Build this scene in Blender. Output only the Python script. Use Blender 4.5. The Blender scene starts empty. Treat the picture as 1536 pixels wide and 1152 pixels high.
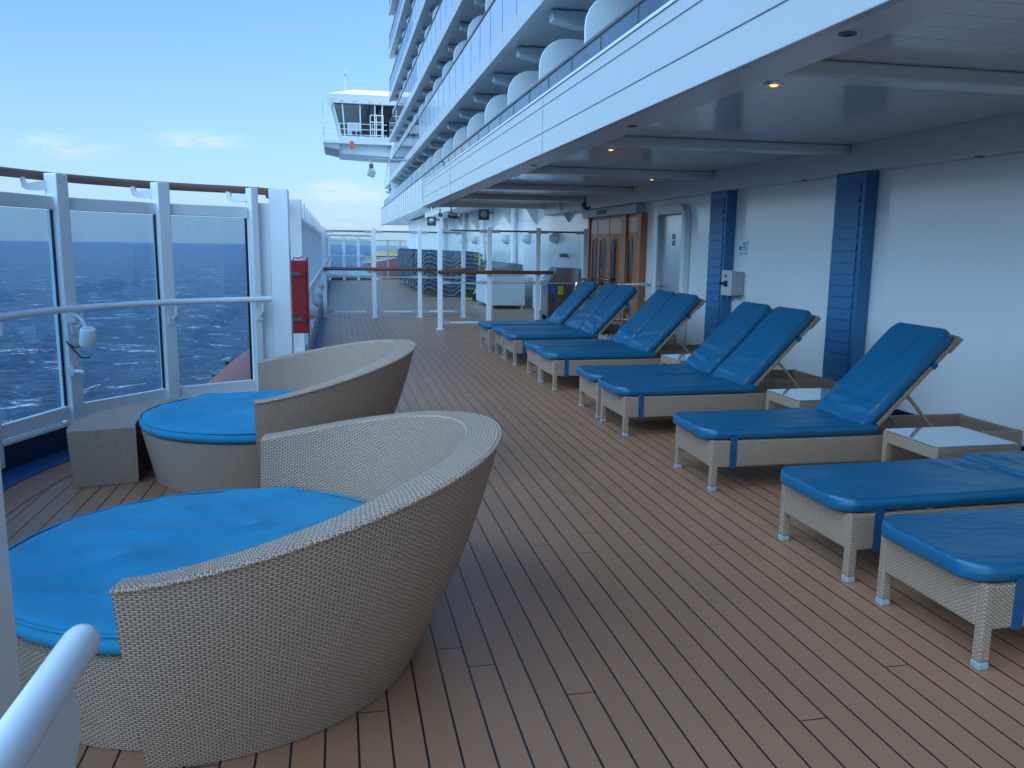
import bpy, bmesh, math, random
from mathutils import Vector, Matrix, noise
import numpy as np
R = math.radians
PI = math.pi
random.seed(4)
S = bpy.context.scene
col = S.collection

# ------------------------------------------------------------------ helpers
class MB:
    """collects shapes and links them as ONE mesh object"""
    def __init__(s): s.v = []; s.f = []; s.mi = []; s.uv = {}; s.m = 0
    def add(s, vs, fs, uvs=None):
        o = len(s.v); s.v += [tuple(map(float, p)) for p in vs]
        for i, f in enumerate(fs):
            if uvs: s.uv[len(s.f)] = uvs[i]
            s.f.append([o+k for k in f]); s.mi.append(s.m)
        return s
    def box(s, x0, x1, y0, y1, z0, z1, rz=0, c=None):
        vs = [(x, y, z) for z in (z0, z1) for y in (y0, y1) for x in (x0, x1)]
        if rz:
            cx, cy = c if c else ((x0+x1)/2, (y0+y1)/2); ca, sa = math.cos(rz), math.sin(rz)
            vs = [(cx+(x-cx)*ca-(y-cy)*sa, cy+(x-cx)*sa+(y-cy)*ca, z) for x, y, z in vs]
        return s.add(vs, [(0, 2, 3, 1), (4, 5, 7, 6), (0, 1, 5, 4), (1, 3, 7, 5), (3, 2, 6, 7), (2, 0, 4, 6)])
    def bar(s, a, b, w, h, up=(0, 0, 1)):
        a = Vector(a); b = Vector(b); d = (b-a).normalized(); u = Vector(up)
        r = d.cross(u).normalized(); u = r.cross(d)
        vs = [p+r*(sx*w/2)+u*(sy*h/2) for p in (a, b) for sx, sy in ((-1, -1), (1, -1), (1, 1), (-1, 1))]
        return s.add(vs, [(0, 1, 2, 3), (7, 6, 5, 4), (0, 4, 5, 1), (1, 5, 6, 2), (2, 6, 7, 3), (3, 7, 4, 0)])
    def prism(s, poly, p0, p1, axis='y'):
        """poly: 2D outline; axis y: (x,z) from y=p0 to p1; z: (x,y); x: (y,z)"""
        n = len(poly)
        if axis == 'y': g = lambda p, t: (p[0], t, p[1])
        elif axis == 'z': g = lambda p, t: (p[0], p[1], t)
        else: g = lambda p, t: (t, p[0], p[1])
        vs = [g(p, p0) for p in poly]+[g(p, p1) for p in poly]
        fs = [tuple(range(n)), tuple(range(2*n-1, n-1, -1))]+[(i, i+n, (i+1) % n+n, (i+1) % n) for i in range(n)]
        return s.add(vs, fs)
    def tube(s, pts, r, n=10, caps=True, closed=False):
        pts = [Vector(p) for p in pts]; rings = []; N = len(pts); last = None
        for i, p in enumerate(pts):
            a = pts[(i-1) % N] if closed else pts[max(i-1, 0)]
            b = pts[(i+1) % N] if closed else pts[min(i+1, N-1)]
            d = (b-a).normalized()
            if last is None:
                u = Vector((0, 0, 1)) if abs(d.z) < .9 else Vector((1, 0, 0))
            else: u = last
            x = d.cross(u).normalized(); u = x.cross(d).normalized(); last = u
            rr = r[i] if isinstance(r, (list, tuple)) else r
            rings.append([p+x*rr*math.cos(2*PI*k/n)+u*rr*math.sin(2*PI*k/n) for k in range(n)])
        vs = [q for g in rings for q in g]; fs = []
        for i in range(N if closed else N-1):
            j = (i+1) % N
            for k in range(n): fs.append((i*n+k, i*n+(k+1) % n, j*n+(k+1) % n, j*n+k))
        if caps and not closed:
            fs.append(tuple(range(n-1, -1, -1))); fs.append(tuple(range((N-1)*n, N*n)))
        return s.add(vs, fs)
    def lathe(s, prof, c=(0, 0, 0), n=32, a0=0, a1=2*PI):
        full = abs(a1-a0-2*PI) < 1e-6; m = n if full else n+1; vs = []; fs = []
        for k in range(m):
            a = a0+(a1-a0)*k/n
            for r, z in prof: vs.append((c[0]+r*math.cos(a), c[1]+r*math.sin(a), c[2]+z))
        L = len(prof)
        for k in range(n):
            j = (k+1) % m
            for i in range(L-1): fs.append((k*L+i, j*L+i, j*L+i+1, k*L+i+1))
        return s.add(vs, fs)
    def grid(s, P, uvs=None, flip=False, wrap=False):
        """P[i][j] points"""
        ni, nj = len(P), len(P[0]); vs = [q for row in P for q in row]; fs = []; us = [] if uvs else None
        for i in range(ni if wrap else ni-1):
            i2 = (i+1) % ni
            for j in range(nj-1):
                f = [i*nj+j, i2*nj+j, i2*nj+j+1, i*nj+j+1]
                if flip: f = f[::-1]
                fs.append(tuple(f))
                if uvs:
                    t = [uvs[i][j], uvs[i+1][j], uvs[i+1][j+1], uvs[i][j+1]]
                    us.append(t[::-1] if flip else t)
        return s.add(vs, fs, us)
    def build(s, name, mat, parent=None, smooth=False, bevel=0, loc=None, seg=2, normals=True):
        me = bpy.data.meshes.new(name); me.from_pydata(s.v, [], s.f)
        for m in (mat if isinstance(mat, (list, tuple)) else [mat]): me.materials.append(m)
        me.polygons.foreach_set('material_index', s.mi)
        uvl = me.uv_layers.new(name='UVMap').data
        for p in me.polygons:
            cu = s.uv.get(p.index); n = p.normal
            ax = max(range(3), key=lambda i: abs(n[i]))
            for k, li in enumerate(p.loop_indices):
                if cu: uvl[li].uv = cu[k]; continue
                x, y, z = me.vertices[me.loops[li].vertex_index].co
                uvl[li].uv = (y, z) if ax == 0 else (x, z) if ax == 1 else (x, y)
        if normals:
            bm = bmesh.new(); bm.from_mesh(me); bmesh.ops.recalc_face_normals(bm, faces=bm.faces); bm.to_mesh(me); bm.free()
        if smooth:
            me.polygons.foreach_set('use_smooth', [True]*len(me.polygons))
        o = bpy.data.objects.new(name, me); col.objects.link(o)
        if parent: o.parent = parent
        if loc: o.location = loc
        if smooth == 'auto': me.set_sharp_from_angle(angle=R(38))
        if bevel:
            b = o.modifiers.new('Bevel', 'BEVEL'); b.width = bevel; b.segments = seg; b.limit_method = 'ANGLE'; b.angle_limit = R(40)
            b.harden_normals = False
        return o

def tag(o, label=None, cat=None, group=None, kind=None):
    if label: o['label'] = label
    if cat: o['category'] = cat
    if group: o['group'] = group
    if kind: o['kind'] = kind
    return o
def thing(name, label, cat, loc=(0, 0, 0), rz=0, group=None):
    o = bpy.data.objects.new(name, None); o.empty_display_size = .2; col.objects.link(o)
    o.location = loc; o.rotation_euler = (0, 0, rz)
    return tag(o, label, cat, group)
def copy_tree(o, parent=None):
    c = o.copy(); col.objects.link(c); c.parent = parent
    for ch in [x for x in list(col.objects) if x.parent == o]: copy_tree(ch, c)
    return c

# ------------------------------------------------------------------ materials
class NT:
    def __init__(s, name):
        s.mat = bpy.data.materials.new(name); s.mat.use_nodes = True; s.t = s.mat.node_tree
        s.b = s.t.nodes['Principled BSDF']; s.out = s.t.nodes['Material Output']
    def n(s, typ, **kw):
        x = s.t.nodes.new('ShaderNode'+typ)
        for k, v in kw.items(): setattr(x, k, v)
        return x
    def l(s, a, b): s.t.links.new(a, b)
    def inp(s, sock, v):
        if isinstance(v, bpy.types.NodeSocket): s.l(v, sock)
        else: sock.default_value = v
    def m(s, op, a, b=None, c=None):
        x = s.n('Math', operation=op); s.inp(x.inputs[0], a)
        if b is not None: s.inp(x.inputs[1], b)
        if c is not None: s.inp(x.inputs[2], c)
        return x.outputs[0]
    def ramp(s, f, stops):
        x = s.n('ValToRGB'); e = x.color_ramp.elements
        while len(e) < len(stops): e.new(.5)
        for el, (p, c) in zip(e, stops): el.position = p; el.color = (*c, 1) if len(c) == 3 else c
        s.l(f, x.inputs[0]); return x.outputs[0]
    def mix(s, f, a, b, typ='MIX'):
        x = s.n('Mix', data_type='RGBA', blend_type=typ); s.inp(x.inputs[0], f)
        for i, v in ((6, a), (7, b)):
            if isinstance(v, bpy.types.NodeSocket): s.l(v, x.inputs[i])
            else: x.inputs[i].default_value = (*v, 1)
        return x.outputs[2]
    def coord(s, kind='Object', scale=None):
        c = s.n('TexCoord').outputs[kind]
        if scale:
            mp = s.n('Mapping'); mp.inputs['Scale'].default_value = scale; s.l(c, mp.inputs[0]); c = mp.outputs[0]
        return c
    def noise(s, vec, scale, detail=4, rough=.55, dist=0):
        x = s.n('TexNoise'); x.inputs['Scale'].default_value = scale; x.inputs['Detail'].default_value = detail
        x.inputs['Roughness'].default_value = rough; x.inputs['Distortion'].default_value = dist
        if vec: s.l(vec, x.inputs['Vector'])
        return x.outputs['Fac']
    def bump(s, h, strength, dist, prev=None):
        x = s.n('Bump'); x.inputs['Strength'].default_value = strength; x.inputs['Distance'].default_value = dist
        s.l(h, x.inputs['Height'])
        if prev: s.l(prev, x.inputs['Normal'])
        return x.outputs[0]
    def set(s, **kw):
        for k, v in kw.items():
            sock = s.b.inputs[k.replace('_', ' ')]
            if isinstance(v, bpy.types.NodeSocket): s.l(v, sock)
            elif isinstance(v, tuple) and len(v) == 3: sock.default_value = (*v, 1)
            else: sock.default_value = v
        return s

def paint(name, c, rough=.35, var=.08, grime=None, coat=0, bumpy=.0, metallic=0, gscale=1.2):
    t = NT(name); co = t.coord()
    f = t.noise(co, gscale, 6, .6)
    a = tuple(x*(1-var) for x in c); b = tuple(min(1, x*(1+var)) for x in c)
    cc = t.mix(f, a, b)
    if grime:
        mp = t.coord('Object', (3, 3, .35))
        g = t.ramp(t.noise(mp, 2.2, 7, .65), [(.56, (0, 0, 0)), (.78, (1, 1, 1))])
        cc = t.mix(t.m('MULTIPLY', g, .35), cc, grime)
    rr = t.m('ADD', rough-.03, t.m('MULTIPLY', t.noise(co, 3, 3), .07))
    t.set(Base_Color=cc, Roughness=rr, Metallic=metallic)
    if coat: t.set(Coat_Weight=coat, Coat_Roughness=.12)
    if bumpy: t.set(Normal=t.bump(t.noise(co, 2.2, 2), bumpy, .02))
    return t.mat

M = {}
M['white'] = paint('white_paint', (.70, .72, .74), .3, .05, (.42, .36, .28), bumpy=.06)
M['whitesmooth'] = paint('white_gloss_paint', (.74, .76, .78), .22, .04)
M['hullwhite'] = paint('hull_paint', (.47, .475, .485), .28, .04)
M['wallwhite'] = paint('wall_gloss_paint', (.80, .80, .80), .24, .04, coat=.8, bumpy=.03)
M['ceiling'] = paint('ceiling_panel', (.7, .71, .72), .28, .05)
M['beam'] = paint('beam_paint', (.64, .64, .625), .3, .05)
M['cream'] = paint('fence_cream', (.60, .61, .60), .4, .06, (.4, .34, .26))
M['bluepaint'] = paint('blue_paint', (.028, .145, .31), .35, .12)
M['navy'] = paint('navy_paint', (.008, .016, .07), .4, .1)
M['deckblue'] = paint('waterway_blue', (.02, .10, .25), .45, .15)
M['red'] = paint('red_paint', (.30, .012, .014), .4, .12, (.12, .02, .02))
M['black'] = paint('black_plastic', (.012, .012, .014), .45, .1)
M['darkgrey'] = paint('dark_grey_metal', (.10, .10, .105), .4, .1)
M['grey'] = paint('grey_metal', (.38, .39, .40), .38, .06)
M['lightgrey'] = paint('light_grey_plastic', (.52, .53, .53), .45, .04)
M['steel'] = paint('steel', (.55, .56, .57), .22, .06, metallic=1)
M['chrome'] = paint('chrome', (.75, .76, .78), .12, .03, metallic=1)
M['darksteel'] = paint('dark_steel', (.25, .25, .26), .25, .06, metallic=1)
M['orange'] = paint('orange_hull', (.8, .13, .04), .35, .12, (.6, .5, .42))
M['rope'] = paint('rope', (.6, .58, .52), .7, .1)
M['yellow'] = paint('yellow_paint', (.62, .5, .03), .45, .08)
M['tan'] = paint('tan_roof', (.72, .44, .14), .5, .06)
M['navysling'] = paint('navy_sling', (.02, .035, .075), .7, .2)
M['frost'] = paint('frosted_panel', (.42, .45, .54), .12, .03)
M['divider'] = paint('divider_panel', (.60, .66, .70), .3, .04)
M['soffitgrey'] = paint('soffit_grey', (.30, .32, .34), .5, .05)
M['tarp'] = paint('grey_tarp', (.12, .135, .15), .6, .15)
M['label_blue'] = paint('sticker_blue', (.03, .12, .5), .5, .05)
M['label_yellow'] = paint('sticker_yellow', (.55, .6, .03), .5, .05)
M['paper'] = paint('pale_notice', (.68, .78, .84), .5, .03)
M['ink'] = paint('blue_ink', (.04, .14, .32), .5, .05)

def mk_wood(name, c1, c2, rough=.3, coat=.4, axis=(14, 14, .8)):
    t = NT(name); v = t.coord('Object', axis)
    f = t.noise(v, 3.0, 8, .65, 1.2)
    t.set(Base_Color=t.mix(f, c1, c2), Roughness=rough, Coat_Weight=coat, Coat_Roughness=.15)
    return t.mat
M['teak'] = mk_wood('varnished_teak', (.30, .095, .035), (.52, .19, .065), .42, .1)
M['teaklight'] = mk_wood('varnished_teak_light', (.42, .22, .13), (.58, .34, .21), .35, .15)
M['railwood'] = mk_wood('rail_wood', (.15, .075, .06), (.24, .13, .10), .45, .15, (2, 2, 2))
M['railred'] = mk_wood('rail_mahogany', (.11, .03, .012), (.2, .06, .025), .3, .4, (.8, 8, 8))

# deck: long synthetic-teak boards along Y with dark seams
def mk_deck(name, boards=True):
    t = NT(name); co = t.coord('Object'); sx = t.n('SeparateXYZ'); t.l(co, sx.inputs[0]); X, Y = sx.outputs[0], sx.outputs[1]
    W = .1065
    q = t.m('DIVIDE', t.m('ADD', X, 50.0+.024), W); idx = t.m('FLOOR', q); fr = t.m('SUBTRACT', q, idx)
    wn = t.n('TexWhiteNoise', noise_dimensions='1D'); t.l(idx, wn.inputs['W']); rnd = wn.outputs['Value']
    yo = t.m('ADD', Y, t.m('MULTIPLY', rnd, 4.6)); yq = t.m('DIVIDE', yo, 4.6); yi = t.m('FLOOR', yq); yf = t.m('SUBTRACT', yq, yi)
    wn2 = t.n('TexWhiteNoise', noise_dimensions='2D'); cx = t.n('CombineXYZ'); t.l(idx, cx.inputs[0]); t.l(yi, cx.inputs[1]); t.l(cx.outputs[0], wn2.inputs['Vector'])
    tone = wn2.outputs['Value']
    gx = t.n('Mapping'); gx.inputs['Scale'].default_value = (60, 1.3, 1); t.l(co, gx.inputs[0])
    grain = t.noise(gx.outputs[0], 2.5, 5, .6)
    blot = t.noise(co, .9, 7, .62); spots = t.noise(co, 7, 5, .6)
    base = t.mix(grain, (.345, .150, .077), (.415, .193, .103))
    base = t.mix(t.m('MULTIPLY', tone, .4), base, (.42, .20, .115))
    base = t.mix(t.m('MULTIPLY', t.m('GREATER_THAN', rnd, .8), .12), base, (.22, .11, .06))
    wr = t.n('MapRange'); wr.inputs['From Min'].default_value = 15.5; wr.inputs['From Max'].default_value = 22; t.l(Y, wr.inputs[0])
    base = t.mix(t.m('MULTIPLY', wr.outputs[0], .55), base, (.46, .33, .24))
    base = t.mix(t.m('MULTIPLY', t.ramp(blot, [(.42, (0, 0, 0)), (.7, (1, 1, 1))]), .3), base, (.22, .115, .064))
    base = t.mix(t.m('MULTIPLY', t.ramp(spots, [(.62, (0, 0, 0)), (.75, (1, 1, 1))]), .3), base, (.17, .09, .052))
    if boards:
        e = t.m('LESS_THAN', fr, .074)
        j = t.m('LESS_THAN', yf, .0013)
        seam = t.m('MAXIMUM', e, j)
        cc = t.mix(seam, base, (.012, .012, .014))
        h = t.m('SUBTRACT', 1.0, seam)
        nb = t.bump(h, .35, .003)
    else:
        cc = base; nb = None
    rr = t.m('ADD', .36, t.m('MULTIPLY', blot, .14))
    nb2 = t.bump(grain, .12, .002, nb)
    t.set(Base_Color=cc, Roughness=rr, Normal=nb2)
    return t.mat
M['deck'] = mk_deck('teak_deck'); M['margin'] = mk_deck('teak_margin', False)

# wicker weave driven by UV in metres
def mk_wicker(name, wu, wv, c_hi, c_lo, swap=False):
    t = NT(name); co = t.coord('UV'); sx = t.n('SeparateXYZ'); t.l(co, sx.inputs[0])
    U, V = (sx.outputs[1], sx.outputs[0]) if swap else (sx.outputs[0], sx.outputs[1])
    wob = t.noise(t.coord('Object'), 9, 2)
    u = t.m('DIVIDE', t.m('ADD', U, t.m('MULTIPLY', wob, wu*.6)), wu); v = t.m('DIVIDE', t.m('ADD', V, t.m('MULTIPLY', wob, wv*.9)), wv)
    row = t.m('FLOOR', v); fv = t.m('SUBTRACT', v, row)
    par = t.m('MODULO', t.m('ADD', row, 4000.0), 2.0)
    uu = t.m('ADD', u, t.m('MULTIPLY', par, .5))
    a = t.m('POWER', t.m('ABSOLUTE', t.m('SINE', t.m('MULTIPLY', uu, PI))), .55)
    cvx = t.m('SUBTRACT', t.m('MULTIPLY', fv, 2.0), 1.0)
    p = t.m('SQRT', t.m('MAXIMUM', t.m('SUBTRACT', 1.0, t.m('MULTIPLY', cvx, cvx)), 0.0))
    h = t.m('MULTIPLY', a, p)
    wn = t.n('TexWhiteNoise', noise_dimensions='2D'); cx = t.n('CombineXYZ'); t.l(t.m('FLOOR', uu), cx.inputs[0]); t.l(row, cx.inputs[1]); t.l(cx.outputs[0], wn.inputs['Vector'])
    tone = t.mix(wn.outputs['Value'], tuple(x*.86 for x in c_hi), c_hi)
    big = t.noise(t.coord('Object'), 2.0, 5)
    tone = t.mix(t.m('MULTIPLY', big, .35), tone, tuple(x*.8 for x in c_hi))
    hole = t.m('MULTIPLY', t.ramp(a, [(.42, (1, 1, 1)), (.66, (0, 0, 0))]), t.ramp(p, [(.25, (.4, .4, .4)), (.75, (1, 1, 1))]))
    gap = t.m('MAXIMUM', hole, t.m('MULTIPLY', t.ramp(p, [(.3, (1, 1, 1)), (.62, (0, 0, 0))]), .38))
    t.set(Base_Color=t.mix(gap, tone, c_lo), Roughness=.5, Normal=t.bump(h, .9, .004))
    return t.mat
M['wicker'] = mk_wicker('wicker', .026, .0080, (.53, .34, .235), (.15, .10, .07))
M['wickerR'] = mk_wicker('wicker_rim', .026, .0085, (.60, .40, .285), (.20, .135, .095), True)
M['wickerB'] = mk_wicker('wicker_lounger', .024, .0085, (.46, .30, .21), (.15, .10, .07))

def mk_cloth(name, c, rough, weave=0, sheen=0, coat=0, wr=.25, wrd=.02):
    t = NT(name); co = t.coord('Object')
    f = t.noise(co, 3, 6, .6)
    cc = t.mix(f, tuple(x*.86 for x in c), tuple(x*1.1 for x in c))
    a = t.noise(t.coord('Object', (1, 2.3, 1)), 3.2, 4, .5, .8); b = t.noise(co, 14, 4)
    nb = t.bump(a, wr, wrd); nb = t.bump(b, wr*.4, wrd*.12, nb)
    if weave: nb = t.bump(t.noise(co, 420, 2), weave, .0015, nb)
    t.set(Base_Color=cc, Roughness=rough, Normal=nb, Sheen_Weight=sheen, Coat_Weight=coat, Coat_Roughness=.3)
    return t.mat
M['cushion'] = mk_cloth('azure_canvas', (.010, .235, .40), .85, .3, .05, 0, .35, .02)
M['vinyl'] = mk_cloth('blue_vinyl', (.004, .098, .195), .34, 0, 0, .0, .7, .02)
M['strap'] = mk_cloth('blue_strap', (.005, .06, .14), .6)

def mk_glass(name, tint, ior=1.5, dirt=.05):
    t = NT(name); t.t.nodes.remove(t.b)
    tr = t.n('BsdfTransparent'); tr.inputs[0].default_value = (*tint, 1)
    gl = t.n('BsdfGlossy'); gl.inputs['Roughness'].default_value = .02; gl.inputs[0].default_value = (.95, .97, 1, 1)
    fr = t.n('Fresnel'); bf = t.n('NewGeometry').outputs['Backfacing']; t.l(t.m('ADD', t.m('MULTIPLY', bf, 1.0/ior-ior), ior), fr.inputs[0])
    mx = t.n('MixShader'); t.l(fr.outputs[0], mx.inputs[0]); t.l(tr.outputs[0], mx.inputs[1]); t.l(gl.outputs[0], mx.inputs[2])
    df = t.n('BsdfDiffuse'); df.inputs[0].default_value = (.5, .52, .55, 1)
    d = t.ramp(t.noise(t.coord('Object', (6, 6, .9)), 2.5, 6, .65), [(.5, (0, 0, 0)), (.85, (1, 1, 1))])
    m2 = t.n('MixShader'); t.l(t.m('ADD', t.m('MULTIPLY', d, dirt), .012), m2.inputs[0]); t.l(mx.outputs[0], m2.inputs[1]); t.l(df.outputs[0], m2.inputs[2])
    t.l(m2.outputs[0], t.out.inputs[0]); return t.mat
M['glass'] = mk_glass('tinted_glass', (.62, .73, .83), 1.5, .09)
M['clearglass'] = mk_glass('clear_glass', (.91, .955, .965), 1.4, .03)
M['balglass'] = mk_glass('balcony_glass', (.45, .52, .58), 1.6, .03)
t = NT('dark_glass'); t.set(Base_Color=(.006, .008, .011), Roughness=.06, IOR=1.55); M['darkglass'] = t.mat
t = NT('table_glass'); t.set(Base_Color=(.30, .36, .40), Roughness=.04, IOR=1.6, Coat_Weight=1.0, Coat_Roughness=.02); M['tableglass'] = t.mat
# brushed steel door
t = NT('brushed_steel'); v = t.coord('Object', (.6, 40, 1.2)); f = t.noise(v, 4, 5, .6)
b2 = t.noise(t.coord('Object'), 2.6, 4)
t.set(Base_Color=(.78, .79, .80), Metallic=1.0, Roughness=t.m('ADD', .2, t.m('MULTIPLY', b2, .25)), Normal=t.bump(f, .08, .004)); M['brushed'] = t.mat
# ceiling planks (seams across the ship)
t = NT('ceiling_planks'); co = t.coord('Object'); sx = t.n('SeparateXYZ'); t.l(co, sx.inputs[0])
fr = t.m('FRACT', t.m('DIVIDE', t.m('ADD', sx.outputs[1], 60.0), .2)); sm = t.m('LESS_THAN', fr, .03)
t.set(Base_Color=t.mix(sm, (.60, .60, .585), (.24, .24, .24)), Roughness=t.m('ADD', .08, t.m('MULTIPLY', t.noise(co, 1.5, 3), .1)), Normal=t.bump(t.m('SUBTRACT', 1.0, sm), .3, .002)); M['ceilplank'] = t.mat
# lamp
t = NT('warm_bulb'); t.set(Base_Color=(.8, .5, .2), Emission_Color=(1, .45, .08), Emission_Strength=1.7); M['bulb'] = t.mat

# sea
t = NT('sea_water'); geo = t.n('NewGeometry').outputs['Position']
def mp(scale, rot=0):
    x = t.n('Mapping'); x.inputs['Scale'].default_value = scale; x.inputs['Rotation'].default_value = (0, 0, R(rot)); t.l(geo, x.inputs[0]); return x.outputs[0]
w1 = t.noise(mp((.035, .075, 1), 25), 1, 5, .55, .6); w2 = t.noise(mp((.16, .34, 1), 20), 1, 6, .6, .8); w3 = t.noise(mp((.9, 1.6, 1), 30), 1, 5, .62, .5); w4 = t.noise(mp((.30, .62, 1), 24), 1, 8, .68, .9)
nb = t.bump(w1, 1, 9.0); nb = t.bump(w2, 1, 3.2, nb); nb = t.bump(w3, 1, .7, nb)
fo = t.m('MULTIPLY', t.ramp(t.noise(mp((.075, .16, 1), 22), 1, 6, .7, .4), [(.58, (0, 0, 0)), (.62, (1, 1, 1))]), t.ramp(t.noise(mp((.5, 1.1, 1), 22), 1, 7, .75, 1.), [(.50, (0, 0, 0)), (.55, (1, 1, 1))]))
base = t.mix(t.ramp(w4, [(.38, (0, 0, 0)), (.66, (1, 1, 1))]), (.006, .034, .080), (.065, .19, .31))
fo = t.m('MAXIMUM', fo, t.m('MULTIPLY', t.ramp(t.noise(mp((.014, .03, 1), 12), 1, 7, .85, .2), [(.645, (0, 0, 0)), (.67, (1, 1, 1))]), .9))
t.set(Base_Color=t.mix(fo, base, (.95, .95, .95)), Roughness=t.m('ADD', .22, t.m('MULTIPLY', fo, .5)), IOR=1.33, Normal=nb)
M['sea'] = t.mat

# ------------------------------------------------------------------ world, sun, camera
TINT = (.62, .90, 1.19, 1); FILL_CLOUD = (10.8, 18.6, 27.5, 1)
SUN = Vector((.50, .25, .83)).normalized(); EL = math.asin(SUN.z); AZ = math.atan2(SUN.x, SUN.y)
w = bpy.data.worlds.new('World'); S.world = w; w.use_nodes = True; nt = w.node_tree; N = nt.nodes; bg = N['Background']
sky = N.new('ShaderNodeTexSky'); sky.sky_type = 'NISHITA'; sky.sun_disc = False; sky.sun_elevation = EL; sky.sun_rotation = AZ
sky.altitude = 30; sky.air_density = 1.0; sky.dust_density = .6; sky.ozone_density = 2.2
tc = N.new('ShaderNodeTexCoord')
def wm(op, a, b=None):
    x = N.new('ShaderNodeMath'); x.operation = op
    for i, v in enumerate((a, b)):
        if v is None: continue
        if isinstance(v, bpy.types.NodeSocket): nt.links.new(v, x.inputs[i])
        else: x.inputs[i].default_value = v
    return x.outputs[0]
mpg = N.new('ShaderNodeMapping'); mpg.inputs['Scale'].default_value = (8, 8, 40); nt.links.new(tc.outputs['Generated'], mpg.inputs[0])
cn = N.new('ShaderNodeTexNoise'); cn.inputs['Scale'].default_value = 2.2; cn.inputs['Detail'].default_value = 7; cn.inputs['Roughness'].default_value = .62; nt.links.new(mpg.outputs[0], cn.inputs[0])
cover = None
def cloud(az, el, ra, re, amt):
    global cover
    d = Vector((math.sin(az)*math.cos(el), math.cos(az)*math.cos(el), math.sin(el)))
    ex = Vector((math.cos(az), -math.sin(az), 0)); ez = ex.cross(d)
    def dot(vv, r):
        x = N.new('ShaderNodeVectorMath'); x.operation = 'DOT_PRODUCT'; nt.links.new(tc.outputs['Generated'], x.inputs[0]); x.inputs[1].default_value = vv; 
        return wm('DIVIDE', x.outputs['Value'], r)
    a, b = dot(ex, ra), dot(ez, re)
    x = N.new('ShaderNodeVectorMath'); x.operation = 'DOT_PRODUCT'; nt.links.new(tc.outputs['Generated'], x.inputs[0]); x.inputs[1].default_value = d
    g = wm('MULTIPLY', wm('EXPONENT', wm('MULTIPLY', wm('ADD', wm('MULTIPLY', a, a), wm('MULTIPLY', b, b)), -1.0)), wm('GREATER_THAN', x.outputs['Value'], 0.0))
    g = wm('MULTIPLY', g, amt); cover = g if cover is None else wm('MAXIMUM', cover, g)
F_ = 1242.0; YAW, PITCH, ROLL = R(11.9), R(9.4), R(.72)
for px, py, rx, ry, am in ((115, 243, 75, 17, .8), (322, 222, 62, 13, 1.0), (520, 290, 70, 18, 1.0), (545, 335, 90, 26, .6), (330, 182, 60, 8, .3), (30, 240, 60, 10, .4), (-300, 200, 160, 40, .9), (-700, 240, 200, 40, .9)):
    cloud(YAW+math.atan((px-768)/F_/math.cos(PITCH)*1.0), math.atan((366-py)/1290.0), rx/1290.0, ry/1290.0, am)
cl = N.new('ShaderNodeValToRGB'); cl.color_ramp.elements[0].position = .16; cl.color_ramp.elements[1].position = .60
nt.links.new(wm('MULTIPLY', cover, wm('SUBTRACT', wm('MULTIPLY', cn.outputs['Fac'], 2.9), .85)), cl.inputs[0])
# bright broken cloud added unseen off the port side and astern, as fill light
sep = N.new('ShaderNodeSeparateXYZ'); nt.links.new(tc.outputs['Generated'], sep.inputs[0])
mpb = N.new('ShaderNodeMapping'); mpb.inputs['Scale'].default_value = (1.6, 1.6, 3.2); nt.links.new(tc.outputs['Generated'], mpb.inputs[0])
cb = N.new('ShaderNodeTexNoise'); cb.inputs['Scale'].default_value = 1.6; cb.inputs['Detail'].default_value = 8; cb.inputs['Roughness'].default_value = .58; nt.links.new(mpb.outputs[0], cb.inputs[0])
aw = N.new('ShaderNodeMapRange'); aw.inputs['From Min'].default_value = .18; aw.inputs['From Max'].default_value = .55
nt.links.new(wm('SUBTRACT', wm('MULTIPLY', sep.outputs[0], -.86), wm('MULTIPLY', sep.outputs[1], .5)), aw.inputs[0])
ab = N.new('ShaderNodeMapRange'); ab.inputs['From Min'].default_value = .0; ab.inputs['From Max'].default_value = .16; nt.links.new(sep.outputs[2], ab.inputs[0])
fill_mask = wm('MULTIPLY', wm('MULTIPLY', aw.outputs[0], ab.outputs[0]), wm('ADD', cb.outputs['Fac'], .25))
br = N.new('ShaderNodeValToRGB'); br.color_ramp.elements[0].position = .30; br.color_ramp.elements[1].position = .72; nt.links.new(fill_mask, br.inputs[0])
tint = N.new('ShaderNodeMix'); tint.data_type = 'RGBA'; tint.blend_type = 'MULTIPLY'; tint.inputs[0].default_value = 1; nt.links.new(sky.outputs[0], tint.inputs[6]); tint.inputs[7].default_value = TINT
hz = N.new('ShaderNodeMix'); hz.data_type = 'RGBA'; nt.links.new(wm('MULTIPLY', wm('EXPONENT', wm('MULTIPLY', wm('ABSOLUTE', sep.outputs[2]), -8.0)), .85), hz.inputs[0]); nt.links.new(tint.outputs[2], hz.inputs[6]); hz.inputs[7].default_value = (2.75, 3.85, 5.3, 1)
mb_ = N.new('ShaderNodeMix'); mb_.data_type = 'RGBA'; nt.links.new(br.outputs[0], mb_.inputs[0]); nt.links.new(hz.outputs[2], mb_.inputs[6]); mb_.inputs[7].default_value = FILL_CLOUD
mx = N.new('ShaderNodeMix'); mx.data_type = 'RGBA'; nt.links.new(wm('MULTIPLY', cl.outputs[0], .42), mx.inputs[0]); nt.links.new(mb_.outputs[2], mx.inputs[6]); mx.inputs[7].default_value = (5.0, 5.4, 6.0, 1)
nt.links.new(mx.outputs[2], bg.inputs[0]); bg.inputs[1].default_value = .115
sl = bpy.data.lights.new('Sun', 'SUN'); sl.energy = 3.2; sl.angle = R(.5); sl.color = (1, .95, .87)
so = bpy.data.objects.new('Sun', sl); col.objects.link(so); so.rotation_euler = SUN.to_track_quat('Z', 'Y').to_euler(); so.location = (30, 30, 60)
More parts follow.
